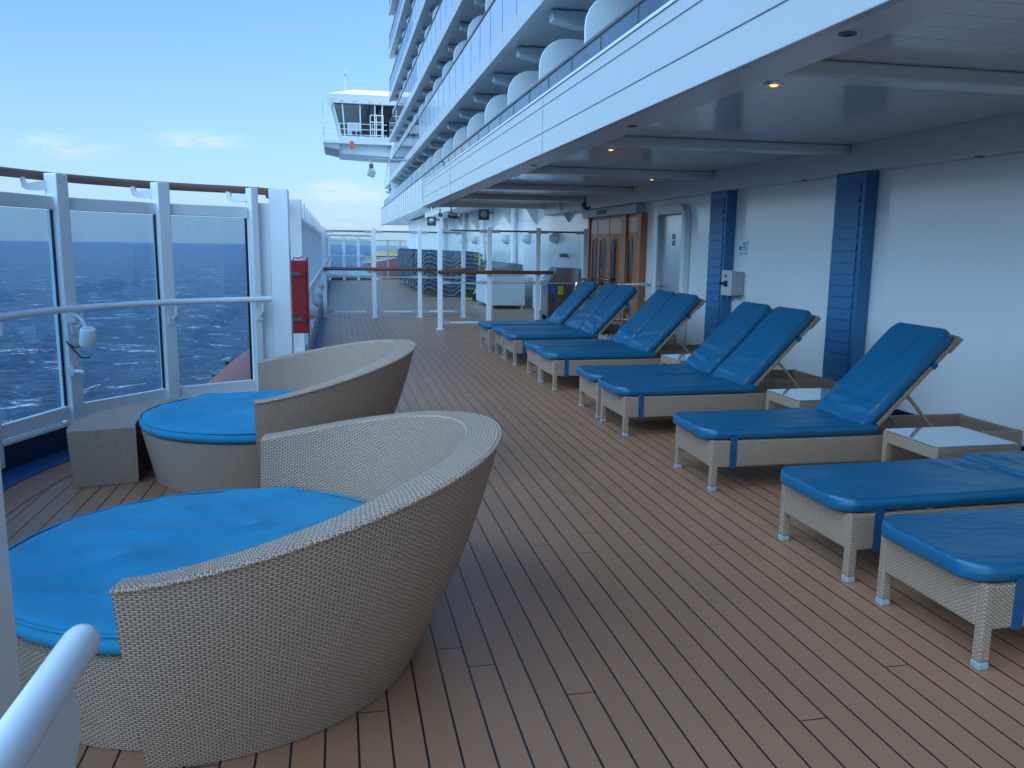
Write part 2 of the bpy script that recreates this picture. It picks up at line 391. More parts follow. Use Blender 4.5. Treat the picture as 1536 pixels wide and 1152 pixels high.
S.cycles.caustics_reflective = False; S.cycles.caustics_refractive = False; S.cycles.sample_clamp_indirect = 3.0; S.cycles.blur_glossy = 1.0
S.view_settings.view_transform = 'Standard'; S.view_settings.look = 'None'; S.view_settings.exposure = 0.63; S.view_settings.gamma = 1
cd = bpy.data.cameras.new('Camera'); cd.sensor_width = 36; cd.lens = F_/1536*36; cd.clip_start = .05; cd.clip_end = 200000
cam = bpy.data.objects.new('Camera', cd); col.objects.link(cam); S.camera = cam
fw = Vector((math.sin(YAW)*math.cos(PITCH), math.cos(YAW)*math.cos(PITCH), -math.sin(PITCH))); r_ = Vector((math.cos(YAW), -math.sin(YAW), 0)); u_ = r_.cross(fw)
r2 = r_*math.cos(ROLL)+u_*math.sin(ROLL); u2 = u_*math.cos(ROLL)-r_*math.sin(ROLL)
mw = Matrix((r2, u2, -fw)).transposed().to_4x4(); mw.translation = (0, 0, 1.6); cam.matrix_world = mw

# ------------------------------------------------------------------ sea
SEA_Z = -22.0
def sea():
    nr, na = 230, 540
    rr = np.concatenate([[0], np.geomspace(14, 90000, nr-1)]); aa = np.linspace(0, 2*PI, na, endpoint=False)
    rg, ag = np.meshgrid(rr, aa, indexing='ij'); x = rg*np.sin(ag); y = rg*np.cos(ag); z = np.zeros_like(x)
    rs = np.random.RandomState(3); cell = np.maximum(rg*2*PI/na, np.gradient(rr)[:, None])
    for k in range(26):
        L = 6*1.13**k; th = R(205)+rs.normal(0, .45); ph = rs.uniform(0, 6.28); A = .017*L*(1 if L < 45 else 45/L)
        q = (x*math.cos(th)+y*math.sin(th))*2*PI/L+ph
        z += A*np.sin(q+.35*np.sin(q))*np.clip(L/cell/3-.6, 0, 1)
    me = bpy.data.meshes.new('sea'); nv = nr*na
    co = np.stack([x, y, z+SEA_Z], -1).reshape(-1, 3)
    i = np.arange(nr-1)[:, None]*na; j = np.arange(na)[None, :]; j2 = (j+1) % na
    fs = np.stack([i+j, i+j2, i+na+j2, i+na+j], -1).reshape(-1, 4)
    me.vertices.add(nv); me.vertices.foreach_set('co', co.ravel()); me.loops.add(fs.size); me.loops.foreach_set('vertex_index', fs.ravel().astype(np.int32))
    me.polygons.add(len(fs)); me.polygons.foreach_set('loop_start', np.arange(0, fs.size, 4, dtype=np.int32)); me.update(calc_edges=True)
    me.polygons.foreach_set('use_smooth', [True]*len(fs)); me.materials.append(M['sea'])
    o = bpy.data.objects.new('sea', me); col.objects.link(o); tag(o, kind='structure')
    bm = bmesh.new(); bm.from_mesh(me); bmesh.ops.recalc_face_normals(bm, faces=bm.faces); bm.to_mesh(me); bm.free()
    if me.polygons[len(fs)//2].normal.z < 0: me.flip_normals()
sea()

# ------------------------------------------------------------------ deck and the plan of the bay
bay = [(-.75, 8.05), (-1.46, 7.66), (-2.05, 6.93), (-2.34, 6.1), (-2.44, 5.2), (-2.42, 4.3), (-2.3, 3.45), (-2.03, 2.62), (-1.52, 1.92)]   # post centres
def spline(pts, n):
    out = []
    P = [Vector((2*pts[0][0]-pts[1][0], 2*pts[0][1]-pts[1][1]))]+[Vector(p) for p in pts]+[Vector((2*pts[-1][0]-pts[-2][0], 2*pts[-1][1]-pts[-2][1]))]
    for i in range(1, len(P)-2):
        for k in range(n):
            s = k/n; a, b, c, d = P[i-1:i+3]
            out.append(.5*((2*b)+(c-a)*s+(2*a-5*b+4*c-d)*s*s+(3*b-a-3*c+d)*s**3))
    out.append(P[-2]); return out
def offset(pts, d):      # to the right of travel (outboard is positive for the bay order used here)
    o = []
    for i, p in enumerate(pts):
        a = pts[max(i-1, 0)]; b = pts[min(i+1, len(pts)-1)]; t_ = (b-a).normalized(); o.append(p+Vector((t_.y, -t_.x))*d)
    return o
curve = spline(bay, 8)
edge = [Vector((-.5, 40.0)), Vector((-.5, 8.15))]+offset(curve, .12)+[Vector((-.72, 1.5)), Vector((-.5, 1.2)), Vector((-.5, -6))]
poly = [(p.x, p.y) for p in edge]+[(12, -6), (12, 40)]
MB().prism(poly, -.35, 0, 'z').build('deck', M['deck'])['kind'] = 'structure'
hull = [(p.x*.98+.06, p.y) for p in edge]; hull = [(-.42, 74), (-.42, 8.2)]+[(x, y) for x, y in hull[2:]]+[(24, -6), (24, 74)]
MB().prism(hull, SEA_Z-1, -.36, 'z').build('hull', M['white'])['kind'] = 'structure'
def strip(name, inner, outer, z, mat):
    mb = MB(); mb.grid([[(*a, z), (*b, z)] for a, b in zip(inner, outer)]); return mb.build(name, mat)
line = [Vector((-.45, 39)), Vector((-.45, 8.6))]; full = [Vector((-.45, 8.32))]+curve
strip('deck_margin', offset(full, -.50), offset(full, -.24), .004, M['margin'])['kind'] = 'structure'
strip('waterway', offset(full, -.26), offset(full, .02), .009, M['deckblue'])['kind'] = 'structure'
MB().box(-.44, -.26, 8.55, 38.8, .001, .012).build('waterway', M['deckblue'])['kind'] = 'structure'
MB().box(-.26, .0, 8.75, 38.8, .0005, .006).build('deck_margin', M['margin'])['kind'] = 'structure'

# ------------------------------------------------------------------ curved windscreen
TOP = 2.1
ws = thing('windscreen', 'curved white framed tinted glass windscreen around the bay with dark wooden top rail', 'windscreen', (-2.4, 5.2, 0))
def rel(mb, root): 
    l = root.location; mb.v = [(a-l.x, b-l.y, c-l.z) for a, b, c in mb.v]; return mb
def part(mb, name, mat, root, **k): return rel(mb, root).build(name, mat, root, **k)
dirs = []
for i, p in enumerate(bay):
    a = Vector(bay[max(i-1, 0)]); b = Vector(bay[min(i+1, len(bay)-1)]); dirs.append((b-a).normalized())
for i, p in enumerate(bay):
    d = dirs[i]; ang = math.atan2(d.y, d.x); wd = .055 if 0 < i else .035
    mb = MB().box(p[0]-wd, p[0]+wd, p[1]-.06, p[1]+.06, .05, TOP, ang); part(mb, 'post', M['white'], ws, bevel=.008)
    # bracket for the wooden rail
    n = Vector((d.y, -d.x)); q = Vector(p)+n*.03+d*.02; m_d = (n+d*1.15).normalized()
    mb = MB(); zs = [(0, -.085), (.0, -.015), (.08, -.035), (.155, -.05), (.165, -.008), (.20, -.004), (.19, -.075), (.16, -.095), (.08, -.098)]
    mb.prism([(s, TOP+zz-.03) for s, zz in zs], -.02, .02, 'y')
    ca = m_d; mb.v = [(q.x+x*ca.x-y*ca.y, q.y+x*ca.y+y*ca.x, z) for x, y, z in mb.v]; part(mb, 'rail_bracket', M['white'], ws)
    # welded bracket for the white hand rail
    q = Vector(p)-n*.05
    mb = MB().tube([(q.x, q.y, .96), (q.x-n.x*.06, q.y-n.y*.06, .955), (q.x-n.x*.1, q.y-n.y*.1, .985), (q.x-n.x*.105, q.y-n.y*.105, 1.07)], .014, 8)
    mb.box(q.x-.03, q.x+.03, q.y-.03, q.y+.03, .90, 1.0, ang); part(mb, 'hand_rail_bracket', M['white'], ws, smooth='auto')
for i in range(len(bay)-1):
    a = Vector(bay[i]); b = Vector(bay[i+1]); d = (b-a).normalized(); n = Vector((d.y, -d.x)); a2 = a+d*.05+n*.02; b2 = b-d*.05+n*.02
    g = lambda z0, z1, w_, da=0: MB().bar((*(a2+d*da), (z0+z1)/2), (*(b2-d*da), (z0+z1)/2), w_, z1-z0)
    part(g(1.835, 1.93, .05), 'top_frame', M['white'], ws, bevel=.005)
    part(g(.235, .335, .05), 'bottom_frame', M['white'], ws, bevel=.005)
    part(MB().bar((*(a2-n*.05), .215), (*(b2-n*.05), .215), .06, .025), 'sill', M['white'], ws, bevel=.005)
    part(g(.34, 1.83, .012, .02), 'glass_panel', M['glass'], ws)
    mb = MB().bar((*(a2+d*.012-n*.008), .34), (*(a2+d*.012-n*.008), 1.83), .02, .012, (*n, 0)); mb.bar((*(b2-d*.012-n*.008), .34), (*(b2-d*.012-n*.008), 1.83), .02, .012, (*n, 0)); part(mb, 'gasket', M['black'], ws)
    part(MB().bar((*(a2-d*.03+n*.0), .1), (*(b2+d*.03), .1), .03, .2), 'coaming', M['navy'], ws)
outr = offset(curve, .17)
pts = [(p.x, p.y, TOP-.012) for p in outr]; pts[0] = (-.72, 8.26, TOP-.012); pts = [(-.52, 8.36, TOP-.02)]+pts
part(MB().tube(pts, .034, 12), 'wooden_rail', M['railwood'], ws, smooth='auto')
inn = offset(curve, -.155); pts = [(p.x, p.y, 1.1) for p in inn]; pts = [(-.60, 7.93, 1.1)]+pts[1:]
part(MB().tube(pts, .026, 14), 'hand_rail', M['whitesmooth'], ws, smooth='auto')
for (dx, dy, s) in ((0, 0, 1),):
    pass
# heavy corner column at each end of the bay
c_ = thing('column', 'thick smooth white column beside the red box at the end of the curved windscreen', 'column', (-.52, 8.16, 0))
part(MB().box(-.605, -.435, 8.08, 8.34, 0, 2.1), 'shaft', M['whitesmooth'], c_, bevel=.006); part(MB().box(-.71, -.607, 8.1, 8.3, .05, 1.97), 'flange', M['white'], c_, bevel=.004)
c_ = thing('column', 'white column cut by the left picture edge behind the rounded rail end', 'column', (-.68, 1.55, 0))
part(MB().box(-.75, -.62, 1.48, 1.66, 0, 2.1), 'shaft', M['whitesmooth'], c_, bevel=.006); part(MB().box(-.82, -.752, 1.5, 1.62, .05, 1.97), 'flange', M['white'], c_)
# near rail end
hr = thing('handrail', 'white tubular rail end with rounded tip in the near left corner', 'handrail', (-.36, .4, 1.05))
pts = [(-.375, -2.5, 1.05), (-.37, .3, 1.05), (-.365, .9, 1.05), (-.36, 1.17, 1.05), (-.36, 1.186, 1.05), (-.36, 1.196, 1.05), (-.36, 1.20, 1.05)]
part(MB().tube(pts, [.0255, .0255, .0255, .0255, .023, .016, .004], 24), 'pipe', M['whitesmooth'], hr, smooth=True)
mb = MB().prism([(1.085, 1.03), (1.1, .99), (1.095, .955), (1.06, .93), (1.0, .918), (.9, .91), (.9, 1.03)], -.352, -.344, 'x'); part(mb, 'bracket', M['white'], hr, bevel=.002)
part(MB().box(-.50, -.30, -2.4, -2.2, 0, 1.03), 'post', M['white'], hr)
# small floodlight on the post, cable
fl = thing('floodlight', 'small white cylindrical spotlight clamped to a windscreen post with dangling cable', 'spotlight', (-1.93, 6.86, .95))
mb = MB().lathe([(0, 0), (.052, 0), (.058, .015), (.058, .125), (.05, .14), (0, .14)], n=20)
o = mb.build('housing', M['whitesmooth'], fl, smooth='auto'); o.location = (.05, -.06, -.13); o.rotation_euler = (R(14), R(12), 0)
mb = MB().tube([(-.06, .02, .08), (-.02, -.02, .10), (.03, -.05, .06), (.05, -.06, .0)], .014, 8); mb.box(-.085, -.03, -.02, .04, .04, .14); mb.build('clamp', M['white'], fl, smooth='auto')
MB().tube([(.03, -.05, -.12), (-.03, -.05, -.15), (-.08, -.05, -.12), (-.10, -.04, -.10), (-.04, -.06, -.17), (.0, -.06, -.22), (.04, -.07, -.225), (.07, -.07, -.22)], .006, 6).build('cable', M['black'], fl, smooth=True)
c = thing('clamp', 'small white pipe clamp low on a windscreen post below the dangling cable', 'clamp', (-1.98, 6.84, .62))
MB().tube([(-.05, 0, 0), (.03, -.03, 0), (.07, -.05, -.005)], .016, 8).build('stub', M['white'], c, smooth='auto'); MB().box(-.06, -.01, -.03, .03, -.035, .035).build('plate', M['white'], c)

# ------------------------------------------------------------------ straight side screen going forward
sf = thing('side_screen', 'long straight row of white screen posts with glass between running towards the bow', 'windscreen', (-.45, 20, 0))
ys = [9.86+1.15*k for k in range(26)]
for k, y in enumerate(ys):
    part(MB().box(-.52, -.385, y-.04, y+.04, 0, 2.1), 'post', M['white'], sf, bevel=.005)
    if k < len(ys)-1:
        part(MB().box(-.475, -.425, y+.042, y+1.108, 1.84, 1.93), 'top_frame', M['white'], sf)
        part(MB().box(-.475, -.425, y+.042, y+1.108, .24, .33), 'bottom_frame', M['white'], sf)
        part(MB().box(-.456, -.444, y+.045, y+1.105, .335, 1.835), 'glass_panel', M['glass'], sf)
        part(MB().box(-.47, -.43, y+.042, y+1.108, .014, .235), 'coaming', M['navy'] if k % 2 else M['deckblue'], sf)
part(MB().box(-.66, -.58, 8.4, 38.6, 2.03, 2.09), 'wooden_rail', M['railwood'], sf, bevel=.02)
part(MB().tube([(-.33, 9.9, 1.1), (-.33, 38.2, 1.1)], .026, 12), 'hand_rail', M['whitesmooth'], sf, smooth='auto')
for k, y in enumerate(ys[1:]):
    part(MB().tube([(-.41, y, .97), (-.35, y, .965), (-.33, y, 1.0), (-.33, y, 1.075)], .014, 8), 'hand_rail_bracket', M['white'], sf, smooth='auto')
for k, y in enumerate((11.1, 13.2, 15.4, 18.0, 21, 24)):
    lp = thing('bulkhead_lamp', f'white round bulkhead lamp low on the side screen posts, {["nearest", "second", "third", "fourth", "fifth", "farthest"][k]} from the red box', 'lamp', (-.40, y+.2, .72), 0, 'lamps on the side screen')
    MB().lathe([(0, .12), (.07, .11), (.1, .07), (.11, 0), (0, 0)], n=16).build('dome', M['whitesmooth'], lp, smooth='auto').rotation_euler = (0, R(90), 0)
    MB().box(-.02, .0, -.03, .03, -.45, .1).build('bracket', M['white'], lp)
# red box strapped behind the column
rb = thing('red_box', 'narrow tall red metal box strapped beside the thick white column', 'box', (-.40, 9.25, .65))
mb = MB().box(-.09, .075, -.06, .06, .0, .78); mb.build('case', M['red'], rb, bevel=.008)
for z in (.135, .62):
    mb = MB().box(-.085, .02, -.082, -.062, z, z+.035); mb.build('strap', M['darkgrey'], rb); MB().box(.03, .065, -.085, -.062, z-.005, z+.05).build('buckle', M['red'], rb)
MB().box(.077, .092, -.08, .08, -.03, .81).build('door', M['red'], rb, bevel=.003)
MB().tube([(-.06, -.05, .782), (-.05, -.05, .81), (0, -.05, .80), (.04, -.05, .82)], .008, 6).build('handle', M['red'], rb, smooth=True)

# ------------------------------------------------------------------ deckhouse wall
XW = 5.2
dh = thing('deckhouse', 'glossy white deckhouse wall behind the loungers with wooden and steel doors', 'ship wall', (XW, 8, 0))
part(MB().box(XW, XW+.3, -6, 40, 0, 3.4), 'wall', M['wallwhite'], dh)
mb = MB()
for z in (2.335, .16): mb.box(XW-.004, XW+.001, 17.2, 39.9, z, z+.012)
part(mb, 'weld_seam', M['grey'], dh)
part(MB().box(XW-.012, XW+.002, -6, 13.5, .002, .12), 'skirting', M['navy'], dh)
part(MB().box(5.02, XW-.003, -6, 20.3, 2.372, 2.72), 'soffit', M['beam'], dh, bevel=.01)
for y0 in (7.4, 10.37, 2.9, -1.5):
    mb = MB(); X0 = 5.056
    mb.box(X0, XW-.003, y0, y0+.5, .0, 2.368); pl = part(mb, 'pilaster', M['bluepaint'], dh, bevel=.006)
    mb = MB(); n = 19; 
    for k in range(n):
        z = .1+k*(2.2/n); mb.add([(X0-.002-dh.location.x, y0+.06-8, z), (X0-.002-dh.location.x, y0+.44-8, z), (X0-.002-dh.location.x, y0+.44-8, z+2.2/n-.02), (X0-.002-dh.location.x, y0+.06-8, z+2.2/n-.02),
               (X0-.016-dh.location.x, y0+.06-8, z), (X0-.016-dh.location.x, y0+.44-8, z), (X0-.008-dh.location.x, y0+.44-8, z+2.2/n-.02), (X0-.008-dh.location.x, y0+.06-8, z+2.2/n-.02)],
               [(0, 3, 2, 1), (4, 5, 6, 7), (0, 1, 5, 4), (1, 2, 6, 5), (2, 3, 7, 6), (3, 0, 4, 7)])
    mb.build('louvre', M['bluepaint'], pl)
# steel door with rounded raised frame
def rrect(y0, y1, z0, z1, r, n=6):
    o = []
    for cy, cz, a0 in ((y1-r, z1-r, 0), (y0+r, z1-r, 90), (y0+r, z0+r, 180), (y1-r, z0+r, 270)):
        for k in range(n+1): a = R(a0+90*k/n); o.append((cy+r*math.cos(a), cz+r*math.sin(a)))
    return o
def ring(o_, i_, x0, x1):
    mb = MB(); n = len(o_)
    vs = [(x0, *p) for p in o_]+[(x0, *p) for p in i_]+[(x1, *p) for p in o_]+[(x1, *p) for p in i_]; fs = []
    for k in range(n):
        j = (k+1) % n; fs += [(k, j, n+j, n+k), (k, 2*n+k, 2*n+j, j), (n+k, n+j, 3*n+j, 3*n+k), (2*n+k, 3*n+k, 3*n+j, 2*n+j)]
    return mb.add(vs, fs)
sd = part(MB().box(XW-.02, XW-.004, 11.93, 12.88, .16, 2.12), 'steel_door', M['brushed'], dh, bevel=.004)
dl = dh.location
def sub(mb, name, mat, par, **k): return part(mb, name, mat, dh, **k) if par is dh else _sub(mb, name, mat, par, **k)
def _sub(mb, name, mat, par, **k):
    mb.v = [(a-dl.x, b-dl.y, c-dl.z) for a, b, c in mb.v]; return mb.build(name, mat, par, **k)
_sub(ring(rrect(11.80, 13.02, .05, 2.28, .28), rrect(11.92, 12.89, .15, 2.13, .03), XW-.11, XW-.003), 'frame', M['white'], sd, bevel=.015)
mb = MB()
for k in range(4): mb.box(XW-.115, XW-.112, 12.0+k*.22, 12.1+k*.22, 2.16, 2.25)
_sub(MB().tube([(XW-.02, 12.8, 1.0), (XW-.07, 12.8, 1.0), (XW-.075, 12.68, 1.0)], .011, 8), 'handle', M['darkgrey'], sd, smooth='auto')
mb = MB(); mb.box(XW-.023, XW-.021, 12.35, 12.46, 1.75, 1.83).box(XW-.023, XW-.021, 12.35, 12.46, 1.65, 1.73); _sub(mb, 'door_plate', M['tarp'], sd)
mb = MB()
for z in (1.65, 1.75): mb.box(XW-.0255, XW-.0235, 12.37, 12.44, z+.03, z+.05)
_sub(mb, 'door_plate_mark', M['lightgrey'], sd)
# wooden sliding doors
wd = part(MB().box(XW-.03, XW-.004, 13.82, 16.73, .05, 2.2), 'wooden_doors', M['teak'], dh)
for y0, y1, wy0, wy1 in ((16.26, 16.70, 16.33, 16.56), (15.50, 16.24, 15.74, 16.06), (14.74, 15.48, 15.0, 15.36), (13.85, 14.44, 14.2, 14.44)):
    xm = XW-.048
    lf = _sub(MB().box(xm, XW-.032, y0, y1, .06, 2.17), 'door_leaf', M['teak'], wd, bevel=.004)
    _sub(MB().box(xm-.004, xm-.001, y0+.015, y1-.015, 1.88, 2.15), 'upper_panel', M['teaklight'], wd)
    wy1 = min(wy1, y1-.03); rr = (wy1-wy0)/2-.001
    _sub(MB().prism(rrect(wy0, wy1, .42, 1.77, rr), xm-.004, xm-.0015, 'x'), 'window', M['darkglass'], wd)
    _sub(ring(rrect(wy0-.03, wy1+.03, .39, 1.80, rr+.03), rrect(wy0, wy1, .42, 1.77, rr), xm-.014, xm-.001), 'window_frame', M['teak'], wd)
for y0, y1, xx in ((14.46, 14.72, XW-.09), (13.62, 13.81, XW-.12), (16.74, 16.86, XW-.08)):
    _sub(MB().box(xx, XW-.005, y0, y1, .02, 2.2), 'jamb', M['teak'], wd, bevel=.006)
hd = part(MB().box(XW-.17, XW-.006, 13.75, 16.95, 2.205, 2.36), 'door_header', M['lightgrey'], dh, bevel=.008)
_sub(MB().box(XW-.185, XW-.172, 15.35, 15.95, 2.245, 2.325), 'sensor', M['black'], hd, bevel=.01)
# brackets under the overhang, lamps below them
for k in range(11):
    y = 18.9+3.22*(k-.1)*.98 if k < 7 else 18.9+3.22*(k-.1)*.98
    if y < 39.5: part(MB().prism([(4.86, 2.905), (4.86, 2.64), (4.9, 2.58), (XW-.05, 2.22), (XW-.004, 2.17), (XW-.004, 2.905)], y-.012, y+.012, 'y'), 'bracket', M['whitesmooth'], dh)
    if k % 2 == 1 and y < 38: part(MB().box(4.84, 4.875, y-.05, y+.05, 2.60, 2.905), 'bracket_flange', M['whitesmooth'], dh)
part(MB().box(4.1, XW-.003, 20.45, 39.9, 2.91, 3.2), 'overhang_soffit', M['white'], dh)
for k in range(6):
    y = 19.6+3.0*k
    ol = thing('wall_lamp', f'pale oval lamp on the white wall, {["nearest", "second", "third", "fourth", "fifth", "farthest"][k]} of its row from the wooden doors', 'lamp', (XW-.003, y, 1.82), 0, 'oval lamps along the white wall')
    mb = MB().lathe([(.17, 0), (.165, .05), (.14, .12), (.09, .18), (0, .2)], n=20); mb.v = [(-z, x, y_*.8) for x, y_, z in mb.v]; mb.build('dome', M['lightgrey'], ol, smooth=True)
    mb = MB().lathe([(.0, 0), (.185, 0), (.185, .02), (0, .02)], n=20); mb.v = [(-z, x, y_*.8) for x, y_, z in mb.v]; mb.build('back_plate', M['grey'], ol)
for k, (y, zt) in enumerate(((24.2, 2.9), (29.5, 2.9), (34.0, 2.9))):
    dp = thing('pipe', f'white vertical pipe on the wall, {["nearest to", "second from", "farthest from"][k]} the wooden doors', 'pipe', (XW-.1, y, 0), 0, 'white pipes on the wall')
    MB().tube([(0, 0, 0), (0, 0, zt)], .085, 14).build('tube', M['whitesmooth'], dp, smooth='auto'); MB().lathe([(.1, 0), (.1, .08)], (0, 0, 1.15), 14).build('collar', M['white'], dp)
vl = thing('valve', 'small dark valve on the wall above the stainless grill', 'valve', (XW-.02, 18.6, 1.42))
MB().tube([(0, 0, 0), (-.12, 0, 0), (-.16, -.05, .0)], .045, 10).build('body', M['darkgrey'], vl, smooth='auto'); MB().lathe([(.0, 0), (.09, 0), (.09, .03), (0, .03)], (-.1, .07, -.02), 12).build('wheel', M['grey'], vl)
# notice and switch box on the wall
nb_ = thing('notice', 'pale blue notice with little picture rows on the wall between the blue pilasters', 'notice', (XW-.004, 10.12, 1.52))
MB().box(-.006, 0, -.12, .12, 0, .2).build('sheet', M['paper'], nb_)
mb = MB()
for k, (a, b) in enumerate(((-.09, .0), (-.09, -.03), (-.09, .01), (-.09, -.02))): mb.box(-.009, -.0065, a, b, .155-k*.028, .17-k*.028)
mb.box(-.009, -.0065, .03, .09, .07, .13); mb.build('print', M['ink'], nb_)
MB().box(-.009, -.0065, -.1, .1, .02, .045).build('footer', M['grey'], nb_)
eb = thing('switch_box', 'grey electrical switch box beside the far blue pilaster', 'switch box', (XW, 10.18, .98)); eb.scale = (.62, .85, .98)
MB().box(-.24, -.004, -.17, .19, .03, .34).build('case', M['grey'], eb, bevel=.012)
lid = MB().box(-.285, -.242, -.15, .2, .02, .36).build('lid', M['lightgrey'], eb, bevel=.012)
MB().box(-.292, -.286, -.03, .1, .14, .22).build('switch', M['black'], lid); MB().box(-.292, -.286, .0, .08, .26, .30).build('plate', M['darkgrey'], lid)
mb = MB().tube([(-.285, .14, .18), (-.34, .14, .18)], .02, 10); mb.lathe([(0, 0), (.03, 0), (.03, .02), (0, .02)], (-.35, .14, .17), 10); mb.build('knob', M['black'], lid, smooth='auto')
mb = MB()
for z in (.06, .3): mb.tube([(-.25, -.185, z), (-.25, -.185, z+.05)], .014, 8)
mb.build('hinge', M['grey'], eb)
for y in (-.12, .08): MB().lathe([(0, 0), (.016, 0), (.016, -.07), (0, -.07)], (-.2, y, .02), 8).build('cable_gland', M['darkgrey'], eb)
# stainless rails at the wooden doors
for y, xe, nm in ((13.4, 4.35, 'near'), (15.4, 4.45, 'far')):
    g = thing('ramp_rail', f'stainless steel ramp handrail in front of the wooden doors, {"beside the steel door" if nm == "near" else "beside the glass barrier end"}', 'handrail', (4.75, y, 0), 0, 'stainless ramp rails')
    MB().tube([(xe-4.75, 0, .72), (xe-4.75+.05, 0, .97), (xe-4.75+.1, 0, 1.0), (.4, 0, 1.0)], .025, 10).build('top_bar', M['chrome'], g, smooth=True)
    MB().tube([(xe-4.75, 0, .55), (xe-4.75+.05, 0, .42), (xe-4.75+.1, 0, .4), (.4, 0, .4)], .02, 10).build('lower_bar', M['chrome'], g, smooth=True)
    for x in (-.05, .12): MB().tube([(x, 0, 0), (x, 0, .98)], .022, 10).build('upright', M['steel'], g, smooth='auto')
    MB().lathe([(0, 0), (.05, 0), (.05, .02), (0, .02)], (.38, 0, .99), 12).build('wall_flange', M['steel'], g)

# ------------------------------------------------------------------ canopy
XF, ZB, ZC = 2.05, 2.53, 2.54
cp = thing('canopy', 'wide white panelled canopy with a dark planked ceiling over the loungers', 'canopy', (3.5, 8, ZB))
part(MB().box(XF, XF+.06, -6, 20.5, ZB, 3.085), 'fascia', M['hullwhite'], cp, bevel=.006)
mb = MB(); 
for z in (2.735, 2.99): mb.box(XF-.003, XF-.0005, -6, 20.5, z-.004, z+.004)
part(mb, 'panel_seam', M['darkgrey'], cp)
mb = MB()
for y in (-4.0, 1.5, 8.4, 15.4, 20.2): mb.box(XF-.004, XF-.001, y-.009, y+.009, ZB+.01, 3.08)
part(mb, 'panel_joint', M['grey'], cp)
part(MB().box(XF-.01, XF+.07, -6, 20.5, 3.088, 3.11), 'cap', M['white'], cp)
part(MB().box(XF+.062, XF+.32, -6, 20.5, ZB+.003, ZB+.055), 'edge_lip', M['beam'], cp)
part(MB().box(XF+.322, 5.018, -6, 20.5, ZC+.10, ZC+.16), 'ceiling', M['ceilplank'], cp)
part(MB().box(XF+.064, 6.0, -6, 20.5, 3.0, 3.08), 'roof', M['white'], cp)
for y in (-2.1, 1.15, 4.42, 7.72, 10.85, 14.0, 17.1):
    part(MB().box(XF+.322, 5.017, y-.09, y+.09, ZC+.008, ZC+.099), 'beam', M['beam'], cp, bevel=.018, seg=3)
part(MB().box(XF+.064, 5.4, 20.2, 20.46, ZB+.001, 2.99), 'end_beam', M['beam'], cp)
def downlight(x, y, z, lit, label):
    d = thing('ceiling_light', label, 'downlight', (x, y, z), 0, 'lit ceiling lights' if lit else 'unlit canopy edge lights')
    if not lit: d.scale = (.62, .62, .62)
    MB().lathe([(.035, -.0), (.038, -.012), (.06, -.012), (.064, .0)], n=20).build('trim', M['steel'] if lit else M['darkgrey'], d, smooth='auto')
    MB().lathe([(0, -.020), (.018, -.017), (.028, -.009), (.030, .0)] if lit else [(0, -.006), (.034, -.004), (.034, .0)], n=16).build('lens', M['bulb'] if lit else M['black'], d, smooth='auto')
downlight(2.73, 5.03, ZC+.1, True, 'lit amber ceiling light, nearest of the three')
downlight(2.87, 8.68, ZC+.1, True, 'lit amber ceiling light in the middle of the three')
downlight(4.68, 12.15, ZC+.1, True, 'lit amber ceiling light above the steel door, farthest of the three')
downlight(2.19, 3.42, ZB+.003, False, 'unlit dark edge light on the canopy lip, nearest the camera')
downlight(2.25, 6.3, ZB+.003, False, 'unlit dark edge light on the canopy lip, second from the camera')
downlight(2.25, 9.6, ZB+.003, False, 'unlit dark edge light on the canopy lip, third from the camera')
downlight(5.11, 8.6, 2.372, False, 'unlit little light under the wall soffit between the blue pilasters')
downlight(5.11, 6.0, 2.372, False, 'unlit little light under the wall soffit right of the near blue pilaster')
def cctv(x, y, z, label, big=1.0, rz=0):
    c = thing('security_camera', label, 'camera', (x, y, z), rz)
    mb = MB().tube([(0, 0, 0), (0, 0, -.10*big), (0, -.05*big, -.13*big)], .018*big, 8); mb.build('mount', M['darkgrey'], c, smooth='auto')
    o = MB().lathe([(0, 0), (.055, 0), (.06, .02), (.06, .2), (.05, .22), (0, .22)], n=16); o.v = [(a*big, (-c_)*big, b*big) for a, b, c_ in o.v]
    o = o.build('body', M['black'], c, smooth='auto'); o.location = (0, .05*big, -.16*big); o.rotation_euler = (R(8), 0, 0)
    mb = MB().lathe([(0, 0), (.035*big, 0), (.035*big, .005), (0, .005)], n=12); o = mb.build('lens', M['steel'], c); o.rotation_euler = (R(90), 0, 0); o.location = (0, -.18*big, -.165*big)
cctv(4.55, 15.2, 2.56, 'round black security camera under the canopy left of the wooden door header', 1.1)
cctv(2.5, 20.7, 2.5, 'tiny black camera hanging under the far canopy corner', .8)
cctv(2.95, 22.0, 2.62, 'slanted black and white camera on a barrier post top', 1.3, R(50))
def flood(x, y, z, label, s=1.0):
    f = thing('floodlight', label, 'floodlight', (x, y, z), R(-10), 'black floodlights under the overhang')
    mb = MB().box(-.14*s, .14*s, -.05, .05, -.28*s, 0); mb.build('housing', M['black'], f, bevel=.015)
    mb = MB().lathe([(0, .004), (.06*s, .004), (.09*s, 0), (0, -.02)], n=16); o = mb.build('lens', M['darksteel'], f, smooth='auto'); o.rotation_euler = (R(90), 0, 0); o.location = (0, -.055, -.14*s)
    MB().box(.14*s, .26*s, -.02, .02, -.12*s, -.06*s).build('arm', M['darkgrey'], f)
    MB().bar((0, 0, .0), (0, 0, .5), .03, .03, (0, 1, 0)).build('stem', M['white'], f)
flood(3.75, 21.6, 2.56, 'square black floodlight right under the overhang with a round lens', 1.0)
flood(3.32, 30.0, 2.62, 'smaller square black floodlight farther forward under the overhang', 1.1)

